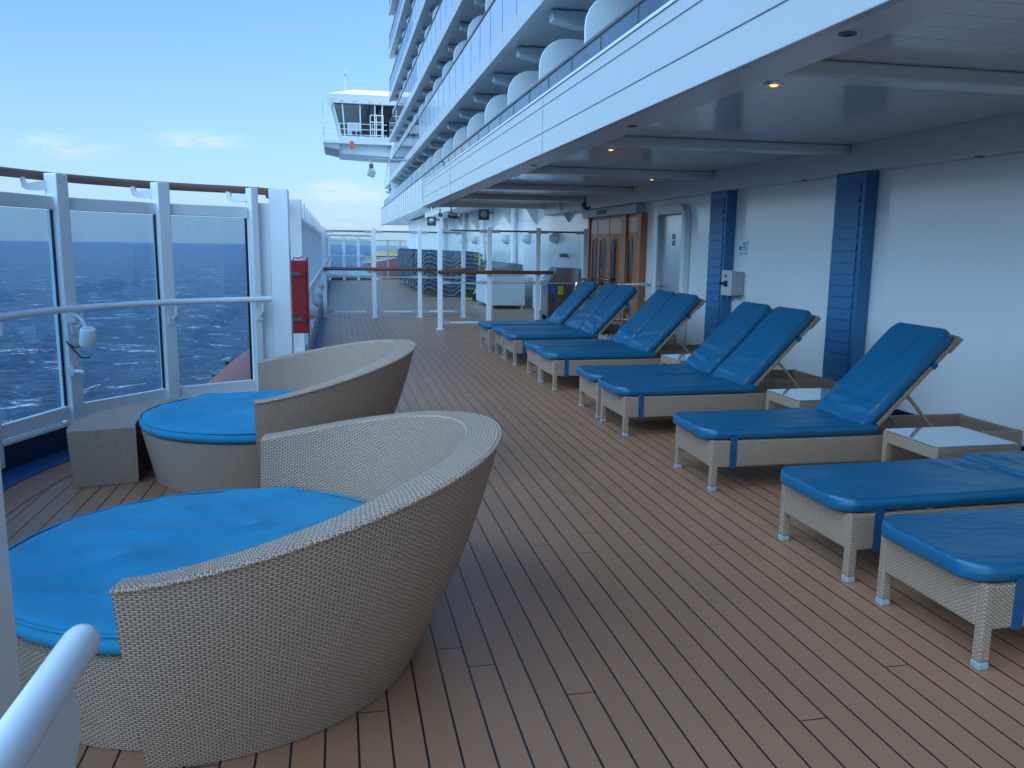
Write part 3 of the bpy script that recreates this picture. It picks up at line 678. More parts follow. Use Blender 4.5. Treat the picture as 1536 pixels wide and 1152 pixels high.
# ------------------------------------------------------------------ superstructure with balconies
XB = 3.8; ST = 2.75; YE = 62.0
ss = thing('superstructure', 'towering white cabin block with rows of glass fronted balconies above the canopy', 'ship superstructure', (XB, 30, 3.3))
sl_ = ss.location
def sp(mb, name, mat, par=None, **k):
    mb.v = [(a-sl_.x, b-sl_.y, c-sl_.z) for a, b, c in mb.v]; return mb.build(name, mat, par or ss, **k)
ystart = [6, 12, 16, 18, 22, 26, 30]
for k in range(7):
    zb = 3.28+ST*k; zt = zb+.36; zr = zt+1.04; y0 = -6; y1 = 74 if k == 0 else YE-k*.35
    st = sp(MB().box(XB, 9, y0, y1, zb+.06, zt), 'balcony_slab', M['hullwhite'], bevel=.01)
    sp(MB().box(XB-.02, XB+.14, y0, y1+.02, zb, zt+.02), 'slab_edge', M['hullwhite'], st, bevel=.008)
    mb = MB()
    y = y0+.6
    while y < y1: mb.box(XB-.0225, XB-.0205, y-.01, y+.01, zb+.01, zt); y += 1.55
    sp(mb, 'slab_joint', M['grey'], st)
    # balustrade panels, each a pane of its own
    clear = lambda y: (y > 37+k*1.5 and k > 0) or (k == 0 and y < 38)
    ya = ystart[k]+.05; sp(MB().box(XB+.04, XB+.055, y0+.6, ya-.02, zt+.05, zr-.02), 'balustrade_glass' if clear(0) else 'balustrade_panel', M['balglass'] if clear(0) else M['frost'], st)
    while ya < y1-.1:
        ye = min(ya+1.53, y1-.02); g = clear(ya)
        mb = MB().box(XB+.04, XB+.055, ya, ye, zt+.05, zr-.02); mb.m = 1; mb.box(XB+.034, XB+.06, ye+.001, ye+.019, zt+.03, zr-.02)
        sp(mb, 'balustrade_glass' if g else 'balustrade_panel', [M['balglass'] if g else M['frost'], M['darkgrey']], st)
        ya += 1.55
    sp(MB().box(XB+.015, XB+.085, y0, y1, zr-.005, zr+.045), 'handrail', M['darkgrey'], st, bevel=.012)
    n = int((y1-.5-10.25)/3.05)+1
    for i in range(n):
        yd = 10.25+3.05*i
        if yd < ystart[k]-3 or yd > y1-.2: continue
        r = .55; X0 = XB+.10; X1 = XB+1.75; ztop = zt+1.95
        pl = [(X1, zt+.05), (X1, ztop), (X0+r, ztop)]+[(X0+r-r*math.sin(R(a)), ztop-r+r*math.cos(R(a))) for a in (15, 30, 45, 60, 75)]+[(X0, ztop-r), (X0+.03, zt+.05)]
        sp(MB().prism(pl, yd-.02, yd+.02, 'y'), 'divider', M['divider'], st, bevel=.012)
        if k < 6:
            zz = zb+ST
            if i % 1 == 0: sp(MB().prism([(XB+.30, zz+.02), (XB+.34, zz-.14), (XB+.8, zz-.24), (XB+1.78, zz-.24), (XB+1.78, zz+.059)], yd-.16, yd+.16, 'y'), 'cross_beam', M['divider'], st)
    # cabin front
    cf = sp(MB().box(XB+1.8, XB+2.0, y0, y1-.6, zt+.002, zb+ST+.055), 'cabin_front', M['white'], st)
    dm = MB(); y = 10.6
    while y < min(y1-4, 50):
        if y > ystart[k]-3: dm.box(XB+1.785, XB+1.799, y, y+1.9, zt+.05, zt+2.05)
        y += 3.05
    if dm.v: sp(dm, 'cabin_doors', M['darkglass'], st)
    if k > 0:
        sp(MB().box(XB+.02, XB+1.8, y1-.1, y1-.02, zt+.02, zr), 'end_panel', M['frost'], st)
sp(MB().box(5.85, 24, -6, 60, 3.3, 27), 'inner_block', M['white'])
sp(MB().box(5.0, 24, 40.2, 60, 0, 3.25), 'lower_block', M['white'])
sp(MB().box(XB+.02, 9, YE-2.3, YE-2.1, 3.64, 6.0), 'end_bulkhead', M['white'])
sp(MB().prism([(XB+.0, 6.03), (XB+.0, 6.4), (XB+.4, 9.0), (9, 9.0), (9, 6.03)], YE+.3, YE+6, 'y'), 'forward_bulkhead', M['white'])
# pair of floodlights on an outrigger arm
fa = thing('arm_floodlight', 'grey floodlight hanging from an outrigger arm below the bridge wing', 'floodlight', (2.7, 46, 6.1))
MB().tube([(1.1, 0, .02), (-.75, 0, .02), (-.82, 0, -.02), (-.82, 0, -.3)], .05, 8).build('arm', M['grey'], fa, smooth='auto')
MB().box(-.93, -.71, -.1, .1, -.46, -.24).build('gear_box', M['darkgrey'], fa, bevel=.02)
mb = MB().tube([(-.98, 0, -.62), (-.95, 0, -.5), (-.69, 0, -.5), (-.66, 0, -.62)], .02, 6); mb.build('yoke', M['darkgrey'], fa)
o = MB().box(-.2, .2, -.12, .12, -.17, .17).build('lamp_head', M['grey'], fa, bevel=.05); o.location = (-.82, 0, -.74); o.rotation_euler = (0, R(20), 0)

# ------------------------------------------------------------------ bridge wing
bw = thing('bridge_wing', 'white bridge wing with dark slanted windows and railings jutting out over the sea', 'bridge wing', (1.5, 67, 8.5))
bl = bw.location
def bp(mb, name, mat, par=None, **k):
    mb.v = [(a-bl.x, b-bl.y, c-bl.z) for a, b, c in mb.v]; return mb.build(name, mat, par or bw, **k)
bp(MB().prism([(.35, 8.45), (6, 8.2), (6, 9.1), (.3, 9.1)], 66.2, 71, 'y'), 'underside', M['white'], bevel=.03)
bp(MB().box(-.85, 6, 65.4, 71.5, 9.1, 9.32), 'platform', M['white'], bevel=.02)
bp(MB().prism([(-.85, 9.1), (.35, 9.1), (.35, 8.65), (-.75, 8.85)], 65.5, 71.4, 'y'), 'grating', M['grey'])
bp(MB().prism([(.62, 9.32), (6, 9.32), (6, 9.75), (.5, 9.75)], 66.2, 70.6, 'y'), 'sill', M['white'])
bp(MB().prism([(.52, 9.752), (6, 9.752), (6, 12.1), (-.05, 12.1)], 66.3, 70.5, 'y'), 'window', M['darkglass'])
for x0, x1 in ((.50, -.07), (.78, .62), (1.95, 1.93), (3.0, 3.05), (3.55, 3.6)):
    bp(MB().bar((x0, 66.25, 9.75), (x1, 66.25, 12.1), .09, .1, (0, 1, 0)), 'mullion', M['white'])
for y in (68.3, 70.45): bp(MB().bar((.47, y, 9.75), (-.1, y, 12.1), .1, .1, (0, 1, 0)), 'mullion', M['white'])
bp(MB().box(.95, 2.0, 66.24, 66.29, 9.8, 10.75), 'console', M['lightgrey']); bp(MB().box(1.3, 1.95, 66.2, 66.24, 9.8, 10.1), 'instrument', M['black'])
bp(MB().prism([(-.15, 12.1), (6, 12.1), (6, 12.75), (-.45, 12.75)], 66.0, 70.8, 'y'), 'eave', M['white'], bevel=.03)
mb = MB(); P0 = [(-.45, 66, 12.752), (6, 66, 12.752), (6, 70.8, 12.752), (-.45, 70.8, 12.752), (1.6, 68.6, 13.55), (6, 68.6, 13.55), (6, 70, 13.55), (1.6, 70, 13.55)]
mb.add(P0, [(0, 1, 5, 4), (1, 2, 6, 5), (2, 3, 7, 6), (3, 0, 4, 7), (4, 5, 6, 7), (3, 2, 1, 0)]); bp(mb, 'roof', M['white'])
mb = MB(); 
for z in (9.75, 10.15, 10.55): mb.tube([(3.9, 65.45, z), (-.82, 65.45, z), (-.82, 71.4, z)], .025, 6)
for x in (-.82, .4, 1.6, 2.8): mb.tube([(x, 65.45, 9.32), (x, 65.45, 10.55)], .025, 6)
bp(mb, 'railing', M['whitesmooth'])
mb = MB()
for z in (11.5, 12.0, 12.4): mb.tube([(-.05, 65.9, z), (-.85, 65.9, z), (-.85, 69, z)], .025, 6)
mb.tube([(-.85, 65.9, 11.2), (-.85, 65.9, 12.6)], .03, 6); bp(mb, 'upper_railing', M['whitesmooth'])
mb = MB()
for z in (9.75, 10.2, 10.7, 11.2): mb.tube([(2.65, 65.3, z), (3.6, 65.3, z)], .035, 6)
for x in (2.65, 3.1, 3.6): mb.tube([(x, 65.3, 9.3), (x, 65.3, 11.2)], .035, 6)
bp(mb, 'ladder_cage', M['whitesmooth'])
mb = MB().tube([(1.25+.1*math.cos(a), 65.38, 9.0+.26*math.sin(a)) for a in [2*PI*k/14 for k in range(14)]], .07, 8, closed=True); bp(mb, 'lifebuoy', M['orange'])
bp(MB().tube([(.9, 68, 13.2), (.9, 68, 14.9)], .035, 6), 'antenna', M['white']); bp(MB().box(.82, .98, 67.92, 68.08, 14.4, 14.6), 'antenna_light', M['grey'])
mb = MB()
for x in (.5, 1.5, 2.6, 3.4): mb.lathe([(0, 0), (.06, 0), (.08, .1), (0, .1)], (x, 65.95, 12.25), 8)
bp(mb, 'eave_lights', M['whitesmooth'])

# ------------------------------------------------------------------ glass barriers across the deck
def barrier(label, xs, y, rail0, rail1, zr):
    b = thing('glass_barrier', label, 'barrier', ((xs[0]+xs[-1])/2, y, 0)); X = b.location.x
    for i, x in enumerate(xs):
        p = MB().box(x-X-.045, x-X+.045, -.04, .04, 0, 1.97).build('post', M['whitesmooth'], b, bevel=.006)
        MB().box(x-X-.08, x-X+.08, -.07, .07, .0005, .012).build('foot_plate', M['white'], p)
        if i < len(xs)-1:
            a, c = x-X+.047, xs[i+1]-X-.047
            MB().box(a+.03, c-.03, -.006, .006, .16, 1.87).build('glass_panel', M['clearglass'], b)
            MB().box(a, c, -.018, .018, 1.88, 1.915).build('top_bar', M['darkgrey'], b)
            MB().box(a, c, -.018, .018, .885, .915).build('middle_bar', M['grey'], b)
            MB().box(a, c, -.018, .018, .12, .15).build('bottom_bar', M['whitesmooth'], b)
            for z in (.11, .875, 1.86):
                for q in (a, c-.15): MB().box(q, q+.15, -.03, .03, z+.002, z+.06).build('clamp', M['grey'], b)
    MB().tube([(rail0-X, -.08, zr), (rail1-X, -.08, zr)], .036, 12).build('wooden_rail', M['railred'], b, smooth='auto')
    mb = MB()
    for x in xs: 
        if rail0-.1 <= x <= rail1+.1: mb.box(x-X-.02, x-X+.02, -.075, -.042, zr-.06, zr-.03)
    mb.build('rail_bracket', M['grey'], b)
barrier('nearer glass barrier with white posts and wooden rail ending at the grill', [1.93, 2.89, 3.86, 4.82], 16.0, 1.88, 4.15, 1.11)
barrier('farther glass barrier with white posts and wooden rail starting at the side screen', [-.28, .8, 1.81, 2.8], 18.8, -.3, 2.85, 1.08)

# ------------------------------------------------------------------ forward end of the deck
fs = thing('end_screen', 'far windscreen of blue glass panels closing the deck behind the barriers', 'windscreen', (.7, 39, 0))
xs = [-.35, .30, .95, 1.6]
for i, x in enumerate(xs):
    MB().box(x-.7-.06, x-.7+.06, -.06, .06, 0, 1.95).build('post', M['white'], fs)
    if i < 3:
        a, c = x-.7+.062, xs[i+1]-.7-.062
        MB().box(a, c, -.01, .01, .3, 1.8).build('glass_panel', M['glass'], fs); MB().box(a, c, -.03, .03, 1.802, 1.88).build('top_frame', M['white'], fs); MB().box(a, c, -.03, .03, .2, .298).build('bottom_frame', M['white'], fs); MB().box(a, c, -.02, .02, .0, .198).build('coaming', M['navy'], fs)
MB().tube([(-1.1, -.12, 2.02), (.9, -.12, 2.02)], .04, 8).build('top_rail', M['grey'], fs); MB().tube([(-1.05, -.15, 1.1), (.9, -.15, 1.1)], .02, 8).build('hand_rail', M['white'], fs)
er = thing('end_railing', 'far open railing with glass and dark rail between the end screen and the stacked chairs', 'railing', (2.3, 39.5, 0))
MB().box(-.68, .9, -.03, .03, 1.05, 1.12).build('rail', M['railwood'], er); MB().box(-.66, .9, -.01, .01, .1, 1.04).build('lower_glass', M['glass'], er)
mb = MB()
for x in (-.62, .02, .6): mb.box(x-.03, x+.03, -.04, .04, 0, 1.85)
mb.build('post', M['grey'], er); MB().box(-.66, .9, -.008, .008, 1.14, 1.78).build('upper_glass', M['clearglass'], er)
MB().box(-.66, .9, -.03, .03, 1.79, 1.84).build('top_bar', M['grey'], er)

# ------------------------------------------------------------------ daybeds
def cushion_mesh(Rr, z0, z1, seed, dome=.02):
    na, mb = 96, MB(); prof = []
    for k in range(22): prof.append((Rr*(k/22)*.93, 1.0))
    ed = [(Rr*.93+Rr*.07*math.sin(a), math.cos(a)) for a in [R(x) for x in range(0, 181, 20)]]
    prof = prof+ed+[(Rr*.5, -1), (0.0, -1)]
    zm, hz = (z0+z1)/2, (z1-z0)/2; P = []
    for i in range(na):
        a = 2*PI*i/na; row = []
        for r, s in prof:
            x, y = r*math.cos(a), r*math.sin(a); z = zm+hz*s
            if s > .2:
                q = r/Rr; z += dome*(1-q*q)
                w_ = noise.noise(Vector((x*2.2+seed, y*5.0, seed)))*.020+noise.noise(Vector((x*7+3+seed, y*11, 2)))*.008
                cr = abs(noise.noise(Vector((x*1.6-y*.9+seed*2, y*3.4, 5.1)))); w_ += .024*max(0, .12-cr)/.12*min(1, (1-q)*6+.25)
                z += w_*s
            rr = 1+.008*noise.noise(Vector((math.cos(a)*3, math.sin(a)*3, seed+z*9))) if s < .9 else 1
            row.append((x*rr, y*rr, z))
        P.append(row)
    mb.grid(P, wrap=True); return mb
def daybed(loc, rz, label, seed):
    d = thing('daybed', label, 'daybed', loc, rz, 'round wicker daybeds')
    # base drum
    n = 72; P = []; U = []
    for i in range(n+1):
        a = 2*PI*i/n; row = []; ur = []
        for k in range(7):
            z = .345*k/6; r = .69+.075*z/.345; row.append((r*math.cos(a), r*math.sin(a), z+.004)); ur.append((a*.75, z))
        for r in (.755, .70, .6): row.append((r*math.cos(a), r*math.sin(a), .352)); ur.append((a*.75, .35+.765-r))
        P.append(row); U.append(ur)
    MB().grid(P, U).build('base', M['wicker'], d, smooth='auto')
    # flared backrest shell
    n = 90; mb = MB()
    def prm(i):
        ph = PI*i/n; s = math.sin(ph); T = .65+.235*s**1.25; th = -PI/2+ph; return s, T, th
    Ro = lambda s, z: .785+z*(.215+.165*s)+.035*math.sin(PI*min(z/.9, 1))
    thk = lambda s: .095+.045*s
    outer = []; uo = []; inner = []; ui = []; rim = []; ur = []; arc = 0; prev = None
    for i in range(n+1):
        s, T, th = prm(i); c, sn = math.cos(th), math.sin(th); u = th*.95
        outer.append([(Ro(s, T*k/16)*c, Ro(s, T*k/16)*sn, .004+T*k/16) for k in range(17)]); uo.append([(u, T*k/16) for k in range(17)])
        ro = Ro(s, T); ri = ro-thk(s)
        prof = [(ro, T+.004), (ro-.008, T+.010), (ri+.008, T+.006), (ri, T-.002)]
        rim.append([(r*c, r*sn, z) for r, z in prof]); ur.append([(u*1.1, -(ro-r)) for r, z in prof])
        zi = lambda k: T-.002-(T-.002-.30)*k/12
        inner.append([((Ro(s, zi(k))-thk(s))*c, (Ro(s, zi(k))-thk(s))*sn, zi(k)) for k in range(13)]); ui.append([(u*.9, zi(k)) for k in range(13)])
    mb.grid(outer, uo); mb.grid(inner, ui, flip=True)
    for i in (0, n):
        s, T, th = prm(i); c, sn = math.cos(th), math.sin(th)
        pr = [(Ro(s, T*k/8), .004+T*k/8) for k in range(9)]+[(Ro(s, T)-.008, T+.01), (Ro(s, T)-thk(s)+.008, T+.006)]+[(Ro(s, z)-thk(s), z) for z in (T-.002, .5, .3, .15, .004)]
        vs = [(r*c, r*sn, z) for r, z in pr]; mb.add(vs, [tuple(range(len(vs)))], [[(r, z) for r, z in pr]])
    mb.m = 1; mb.grid(rim, ur)
    b = mb.build('backrest', [M['wicker'], M['wickerR']], d, smooth='auto')
    # braided edge along the outer lip
    pts = []
    for i in range(n+1):
        s, T, th = prm(i); r = Ro(s, T)+.001; pts.append((r*math.cos(th), r*math.sin(th), T+.003))
    MB().tube(pts, .0075, 8).build('edge_braid', M['wickerR'], d, smooth=True)
    cu = cushion_mesh(.775, .355, .435, seed).build('cushion', M['cushion'], d, smooth=True)
    pts = [(.766*math.cos(a), .766*math.sin(a), .428) for a in [2*PI*k/96 for k in range(96)]]
    MB().tube(pts, .006, 6, closed=True).build('piping', M['cushion'], cu, smooth=True)
    return d
daybed((-.50, 3.27, 0), R(-7.7), 'round wicker daybed with bright blue cushion, nearest the camera and cut by the left edge', 1.7)
daybed((-.58, 6.05, 0), R(4.5), 'round wicker daybed with bright blue cushion, farther one beside the wicker footstool', 8.3)
# wicker footstool hugging the far daybed
ot = thing('footstool', 'curved wicker footstool wedged against the far daybed by the windscreen', 'footstool', (-1.45, 5.9, 0))
mb = MB(); n = 14; ri, ro = [], []
for k in range(n+1):
    s = k/n; a = R(198-66*s); ri.append(Vector((-.58+.80*math.cos(a), 6.05+.80*math.sin(a)))); q = 1.20-.16*s*s; ro.append(Vector((-.60+q*math.cos(a)*1.0, 6.08+q*math.sin(a)*.98)))
loc = Vector((-1.45, 5.9)); z1 = .375
tap = lambda p, q_, z: (p-loc)+(q_-p)*(.05*(1-z/z1))
out = [[(*tap(o_, i_, z1*j/4), .004+z1*j/4) for j in range(5)] for i_, o_ in zip(ri, ro)]; uo = [[(k*.09, z1*j/4) for j in range(5)] for k in range(n+1)]
mb.grid(out, uo); inn_ = [[(*(i_-loc), .004+z1*j/4) for j in range(5)] for i_ in ri]; mb.grid(inn_, uo)
for k in (0, n):
    vs = [out[k][0], out[k][4], inn_[k][4], inn_[k][0]]; w_ = (ro[k]-ri[k]).length; mb.add(vs, [(0, 1, 2, 3)], [[(0, 0), (0, z1), (w_, z1), (w_, 0)]])
mb.m = 1; m_ = 6
mb.grid([[(*((o_*(1-j/m_)+i_*(j/m_))-loc), z1+.0045) for j in range(m_+1)] for i_, o_ in zip(ri, ro)], [[(k*.09, (ro[k]-ri[k]).length*j/m_) for j in range(m_+1)] for k in range(n+1)])
mb.build('body', [M['wicker'], M['wickerR']], ot)

# ------------------------------------------------------------------ sun loungers (local: x 0 = foot end, +x to the wall, y 0..0.65)
LW = .64
def pad(L, W, t_, rc0, rc1, seed, amp, n=26, m_=16, fold=0):
    """soft pad: x 0..L, y 0..W, z 0..t with rounded outline and puffy edge"""
    def hw(x):
        h = W/2
        if x < rc0: h = W/2-rc0+math.sqrt(max(0, rc0*rc0-(rc0-x)**2))
        if x > L-rc1: h = W/2-rc1+math.sqrt(max(0, rc1*rc1-(x-L+rc1)**2))
        return h
    e = .014; top, bot = [], []
    for i in range(n+1):
        s = .5-.5*math.cos(PI*i/n); x = L*s; rt, rb = [], []; h = hw(x)
        for j in range(m_+1):
            q = -math.cos(PI*j/m_); y = q*h
            dd = min(x, L-x, h-abs(y)); k = math.sqrt(max(0, 1-(1-min(dd/e, 1))**2))
            z = t_/2+t_/2*k
            wv = (noise.noise(Vector((x*3+seed, y*6, seed)))*amp+noise.noise(Vector((x*9, y*16+seed, 3)))*amp*.4)*k
            if fold: 
                f_ = math.exp(-((x-fold)/.16)**2); wv += f_*amp*2.0*abs(noise.noise(Vector((x*22+seed, y*3.5, 7))))*k
                for q_ in range(3):
                    xc = fold-.09+.10*q_+.25*(y-.1*math.sin(seed))**2*(1 if fold < .5 else -.6)+.03*math.sin(seed*3+q_*2)
                    wv += amp*(1.0+.5*math.sin(seed+q_))*math.exp(-((x-xc)/.022)**2)*k*(.55+.45*math.sin(y*9+seed+q_))
            rt.append((x, y+W/2, z+wv)); rb.append((x, y+W/2, t_/2-t_/2*k*.9))
        top.append(rt); bot.append(rb)
    mb = MB(); mb.grid(top); mb.grid(bot, flip=True); return mb
def seam_line(L, W, rc0, rc1, z, ins=.012):
    o = []
    for cx, cy, a0, r in ((L-rc1, W-rc1, 0, rc1), (rc0, W-rc0, 90, rc0), (rc0, rc0, 180, rc0), (L-rc1, rc1, 270, rc1)):
        for k in range(7): a = R(a0+15*k); o.append((cx+(r-ins)*math.cos(a), cy+(r-ins)*math.sin(a), z))
    return o
def tie(r):
    zl = .165
    sp_ = MB()
    for y in (-.003, LW+.0005): sp_.box(.125, .175, y, y+.0025, zl-.003, .37)
    sp_.box(.125, .175, -.003, LW+.003, zl-.006, zl-.003); sp_.build('tie_strap', M['strap'], r)
    return r
def make_lounger(seed, first_label, BA=R(46)):
    r = thing('sun_lounger', first_label, 'sun lounger', (0, 0, 0), 0, 'sun loungers along the white wall')
    w_ = M['wickerB']; x1 = 2.38; zt = .345; zl = .165
    f = MB()
    f.box(.028, x1, .0, .035, zl, zt); f.box(.028, x1, LW-.035, LW, zl, zt)
    f.box(.0, .0275, .045, LW-.045, zl, zt-.005); f.box(x1-.036, x1-.001, .036, LW-.036, zl, zt-.002)
    f.box(1.18, 1.22, .036, LW-.036, .22, .33); f.build('frame', w_, r, bevel=.008)
    for x, y in ((-.001, 0), (-.001, LW-.046), (x1-.045, .001), (x1-.045, LW-.047)):
        lg = MB(); lg.box(x, x+.046, y, y+.046, .032, zt+.002); lo = lg.build('leg', w_, r, bevel=.008)
        MB().box(x-.001, x+.047, y-.001, y+.047, 0, .031).build('foot_cap', M['soffitgrey'], lo, bevel=.006)
    sl = MB(); 
    for k in range(7): sl.box(.06+k*.16, .15+k*.16, .036, LW-.036, .315, .33)
    sl.build('slats', w_, r)
    mt = pad(1.30, .63, .075, .13, .02, seed, .008, 60, 24, 1.1).build('mattress', M['vinyl'], r, smooth=True); mt.location = (-.07, .005, .348); mt.rotation_euler = (0, R(-.0), 0)
    MB().tube(seam_line(1.30, .63, .13, .03, .070, .010), .0030, 6, closed=True).build('piping', M['strap'], mt, smooth=True)
    # folding back
    ca, sa = math.cos(BA), math.sin(BA); hx, hz = 1.16, .325
    tr = lambda q, z: (hx+q*ca-z*sa, hz+q*sa+z*ca)
    bf = MB()
    def slab(q0, q1, y0, y1, z0, z1): bf.prism([tr(q0, z0), tr(q1, z0), tr(q1, z1), tr(q0, z1)], y0, y1, 'y')
    slab(0, .95, .02, .065, 0, .03); slab(0, .95, LW-.065, LW-.02, 0, .03); slab(.90, .955, .064, LW-.064, .001, .029)
    for k in range(5): slab(.06+k*.17, .12+k*.17, .066, LW-.066, .004, .02)
    slab(.82, .955, .015, LW-.015, -.012, -.001)
    bf.build('back_frame', w_, r, bevel=.006)
    sb = MB()
    for y in (.17, .33, .47):
        pts = [tr(.955, -.014), tr(.96, -.014), tr(.96, .034), tr(.955, .034)]; sb.prism(pts, y, y+.03, 'y')
    sb.prism([tr(.66, -.004), tr(.70, -.004), tr(.70, .034), tr(.66, .034)], .012, LW-.012, 'y')
    sb.build('back_strap', M['strap'], r)
    bc = pad(.95, .61, .085, .02, .09, seed+4, .008, 64, 26, .2).build('back_cushion', M['vinyl'], r, smooth=True)
    bx, bz = tr(-.01, .032); bc.location = (bx, .015, bz); bc.rotation_euler = (0, -BA, 0)
    MB().tube(seam_line(.95, .61, .03, .09, .080, .010), .0030, 6, closed=True).build('piping', M['strap'], bc, smooth=True)
    # prop strut
    if BA < .2: return tie(r)
    px, pz = tr(.42, -.005); st = MB()
    for y in (.06, LW-.08): st.bar((px, y+.01, pz), (px+.30, y+.01, .30), .018, .022, (0, 1, 0))
    st.bar((px+.02, .06, pz-.03), (px+.02, LW-.06, pz-.03), .015, .02); st.build('prop', w_, r)
    return tie(r)
protos = [make_lounger(1.3, '', R(1.0)), make_lounger(5.9, '', R(1.0)), make_lounger(11.2, ''), make_lounger(3.1, ''), make_lounger(7.7, '')]
spots = [(2.40, 2.55, 'blue sun lounger in the near right corner, flat, cut by the right edge'),
         (2.40, 3.41, 'flat blue sun lounger second from the camera, cut by the right edge'),
         (2.41, 4.96, 'blue sun lounger standing alone with upright back between two glass side tables'),
         (2.38, 6.61, 'blue sun lounger in the pair in front of the switch box, nearer of the two'),
         (2.38, 7.37, 'blue sun lounger in the pair in front of the switch box, farther of the two'),
         (2.36, 8.93, 'blue sun lounger in the pair in front of the steel door, nearer of the two'),
         (2.36, 9.65, 'blue sun lounger in the pair in front of the steel door, farther of the two'),
         (2.33, 10.97, 'nearest blue sun lounger of the three before the wooden doors'),
         (2.32, 11.69, 'middle blue sun lounger of the three before the wooden doors'),
         (2.26, 12.50, 'blue sun lounger farthest down the row, last before the barrier')]
used = set()
for i, (x, y, lb) in enumerate(spots):
    p = protos[i if i < 5 else 2+(i*2) % 3]
    o = p if i < 5 else copy_tree(p)
    o.location = (x, y, 0); o.rotation_euler = (0, 0, R([0, .8, -.8, .6, -.9, 1.1, -.3, .7, -.8, 1.5][i])); o['label'] = lb
# side tables
def make_table():
    tb = thing('side_table', '', 'side table', (0, 0, 0), 0, 'glass topped wicker side tables')
    a, b, h = .58, .52, .415
    f = MB(); f.box(.042, a-.042, 0, .04, h-.075, h); f.box(.042, a-.042, b-.04, b, h-.075, h); f.box(0, .04, .042, b-.042, h-.075, h); f.box(a-.04, a, .042, b-.042, h-.075, h); f.build('frame', M['wickerB'], tb, bevel=.005)
    for x in (-.002, a-.042):
        for y in (-.002, b-.042): MB().box(x, x+.044, y, y+.044, .0, h+.001).build('leg', M['wickerB'], tb, bevel=.006)
    MB().box(.004, a-.004, .004, b-.004, h+.003, h+.012).build('glass_top', M['tableglass'], tb, bevel=.002)
    return tb
tp = make_table()
for i, (x, y, lb) in enumerate(((3.57, 4.29, 'glass topped wicker side table at the right edge, nearest of the row'), (3.57, 5.86, 'glass topped wicker side table behind the lone lounger'),
                                (3.55, 8.2, 'glass topped wicker side table between the two lounger pairs'), (3.5, 10.36, 'glass topped wicker side table farthest away, beside the group of three loungers'))):
    o = tp if i == 0 else copy_tree(tp); o.location = (x, y, 0); o['label'] = lb

# ------------------------------------------------------------------ stacked deck chairs, locker, grill, trolley
def stack_mesh():
    me = MB(); 
    prof = [(.02, -.02), (.06, .08), (.16, .13), (.28, .12), (.50, .0), (.85, -.14), (1.0, -.13), (1.12, -.03), (1.25, .06), (1.45, .09), (1.8, .05), (1.9, .0)]
    me.m = 0
    for y in (0, .62): me.tube([(x, y, z) for x, z in prof], .009, 5)
    for x, z in ((.16, .13), (.85, -.14), (1.45, .09)): me.tube([(x, 0, z), (x, .62, z)], .014, 5)
    me.m = 1
    P = [[(x, .012, z-.012), (x, .012, z+.085), (x, .608, z+.085), (x, .608, z-.012), (x, .012, z-.012)] for x, z in prof]; me.grid(P); me.add(P[0][:4], [(0, 1, 2, 3)]); me.add(P[-1][:4], [(3, 2, 1, 0)])
    return me
st0 = stack_mesh().build('stacked_lounger', [M['grey'], M['navysling']]); first = True
for s in range(9):
    for k in range(9):
        o = st0 if first else st0.copy()
        if not first: col.objects.link(o)
        first = False
        o.location = (2.62+random.uniform(-.015, .015)-.012*s, 26.3+s*1.18+random.uniform(-.01, .01), .19+.135*k); o.rotation_euler = (0, 0, R(random.uniform(-.6, .6)))
        nm = ['nearest', 'second', 'third', 'fourth', 'fifth', 'sixth', 'seventh', 'eighth', 'farthest'][s]
        tag(o, f'navy steel framed deck chair stacked behind the barriers, in the {nm} stack', 'deck chair', 'stacked navy deck chairs')
lk = thing('locker', 'white storage chest on small feet behind the nearer glass barrier', 'storage chest', (4.3, 22.2, 0))
MB().box(-.45, .48, -1.05, 1.2, .09, .86).build('body', M['whitesmooth'], lk, bevel=.02); MB().box(-.46, .49, -1.06, 1.21, .865, .93).build('lid', M['white'], lk, bevel=.015)
for x in (-.40, .40):
    for y in (-.98, 1.1): MB().box(x-.03, x+.03, y-.03, y+.03, 0, .089).build('foot', M['lightgrey'], lk)
lk2 = thing('locker', 'white narrow box between the storage chest and the grill', 'storage chest', (4.95, 20.2, 0))
MB().box(-.05, .2, -1.1, .6, .05, .86).build('body', M['whitesmooth'], lk2, bevel=.015); MB().box(-.06, .2, -1.11, .61, .862, .9).build('lid', M['white'], lk2, bevel=.01)
gr = thing('grill', 'stainless steel barbecue grill cart with sloped hood and coloured stickers', 'grill', (4.8, 17.8, 0))
MB().box(-.33, .3, -.3, .3, .12, .83).build('cabinet', M['darksteel'], gr, bevel=.008)
for k in range(3): 
    d = MB().box(-.352, -.332, -.29+k*.195, -.10+k*.195, .14, .81).build('door', M['steel'], gr, bevel=.005)
mb = MB(); mb.prism([(-.36, .84), (.32, .84), (.32, 1.17), (-.12, 1.17)], -.33, .33, 'y'); hood = mb.build('hood', M['steel'], gr, bevel=.01)
mb = MB()
for k in range(6): mb.bar((-.35, -.29+k*.116, .865), (-.12, -.29+k*.116, 1.18), .02, .02)
mb.build('hood_rib', M['chrome'], hood); MB().tube([(-.40, -.3, .90), (-.40, .3, .90)], .016, 8).build('handle', M['chrome'], hood)
MB().box(-.3, -.18, -.3035, -.3015, .62, .78).build('sticker', M['label_blue'], gr); MB().box(-.12, .0, -.3035, -.3015, .58, .78).build('sticker', M['label_yellow'], gr)
MB().box(-.355, -.353, -.05, .05, .6, .78).build('sticker', M['label_blue'], gr)
for x in (-.28, .25):
    for y in (-.25, .25): MB().tube([(x, y-.02, .06), (x, y+.02, .06)], .058, 12).build('caster', M['black'], gr)
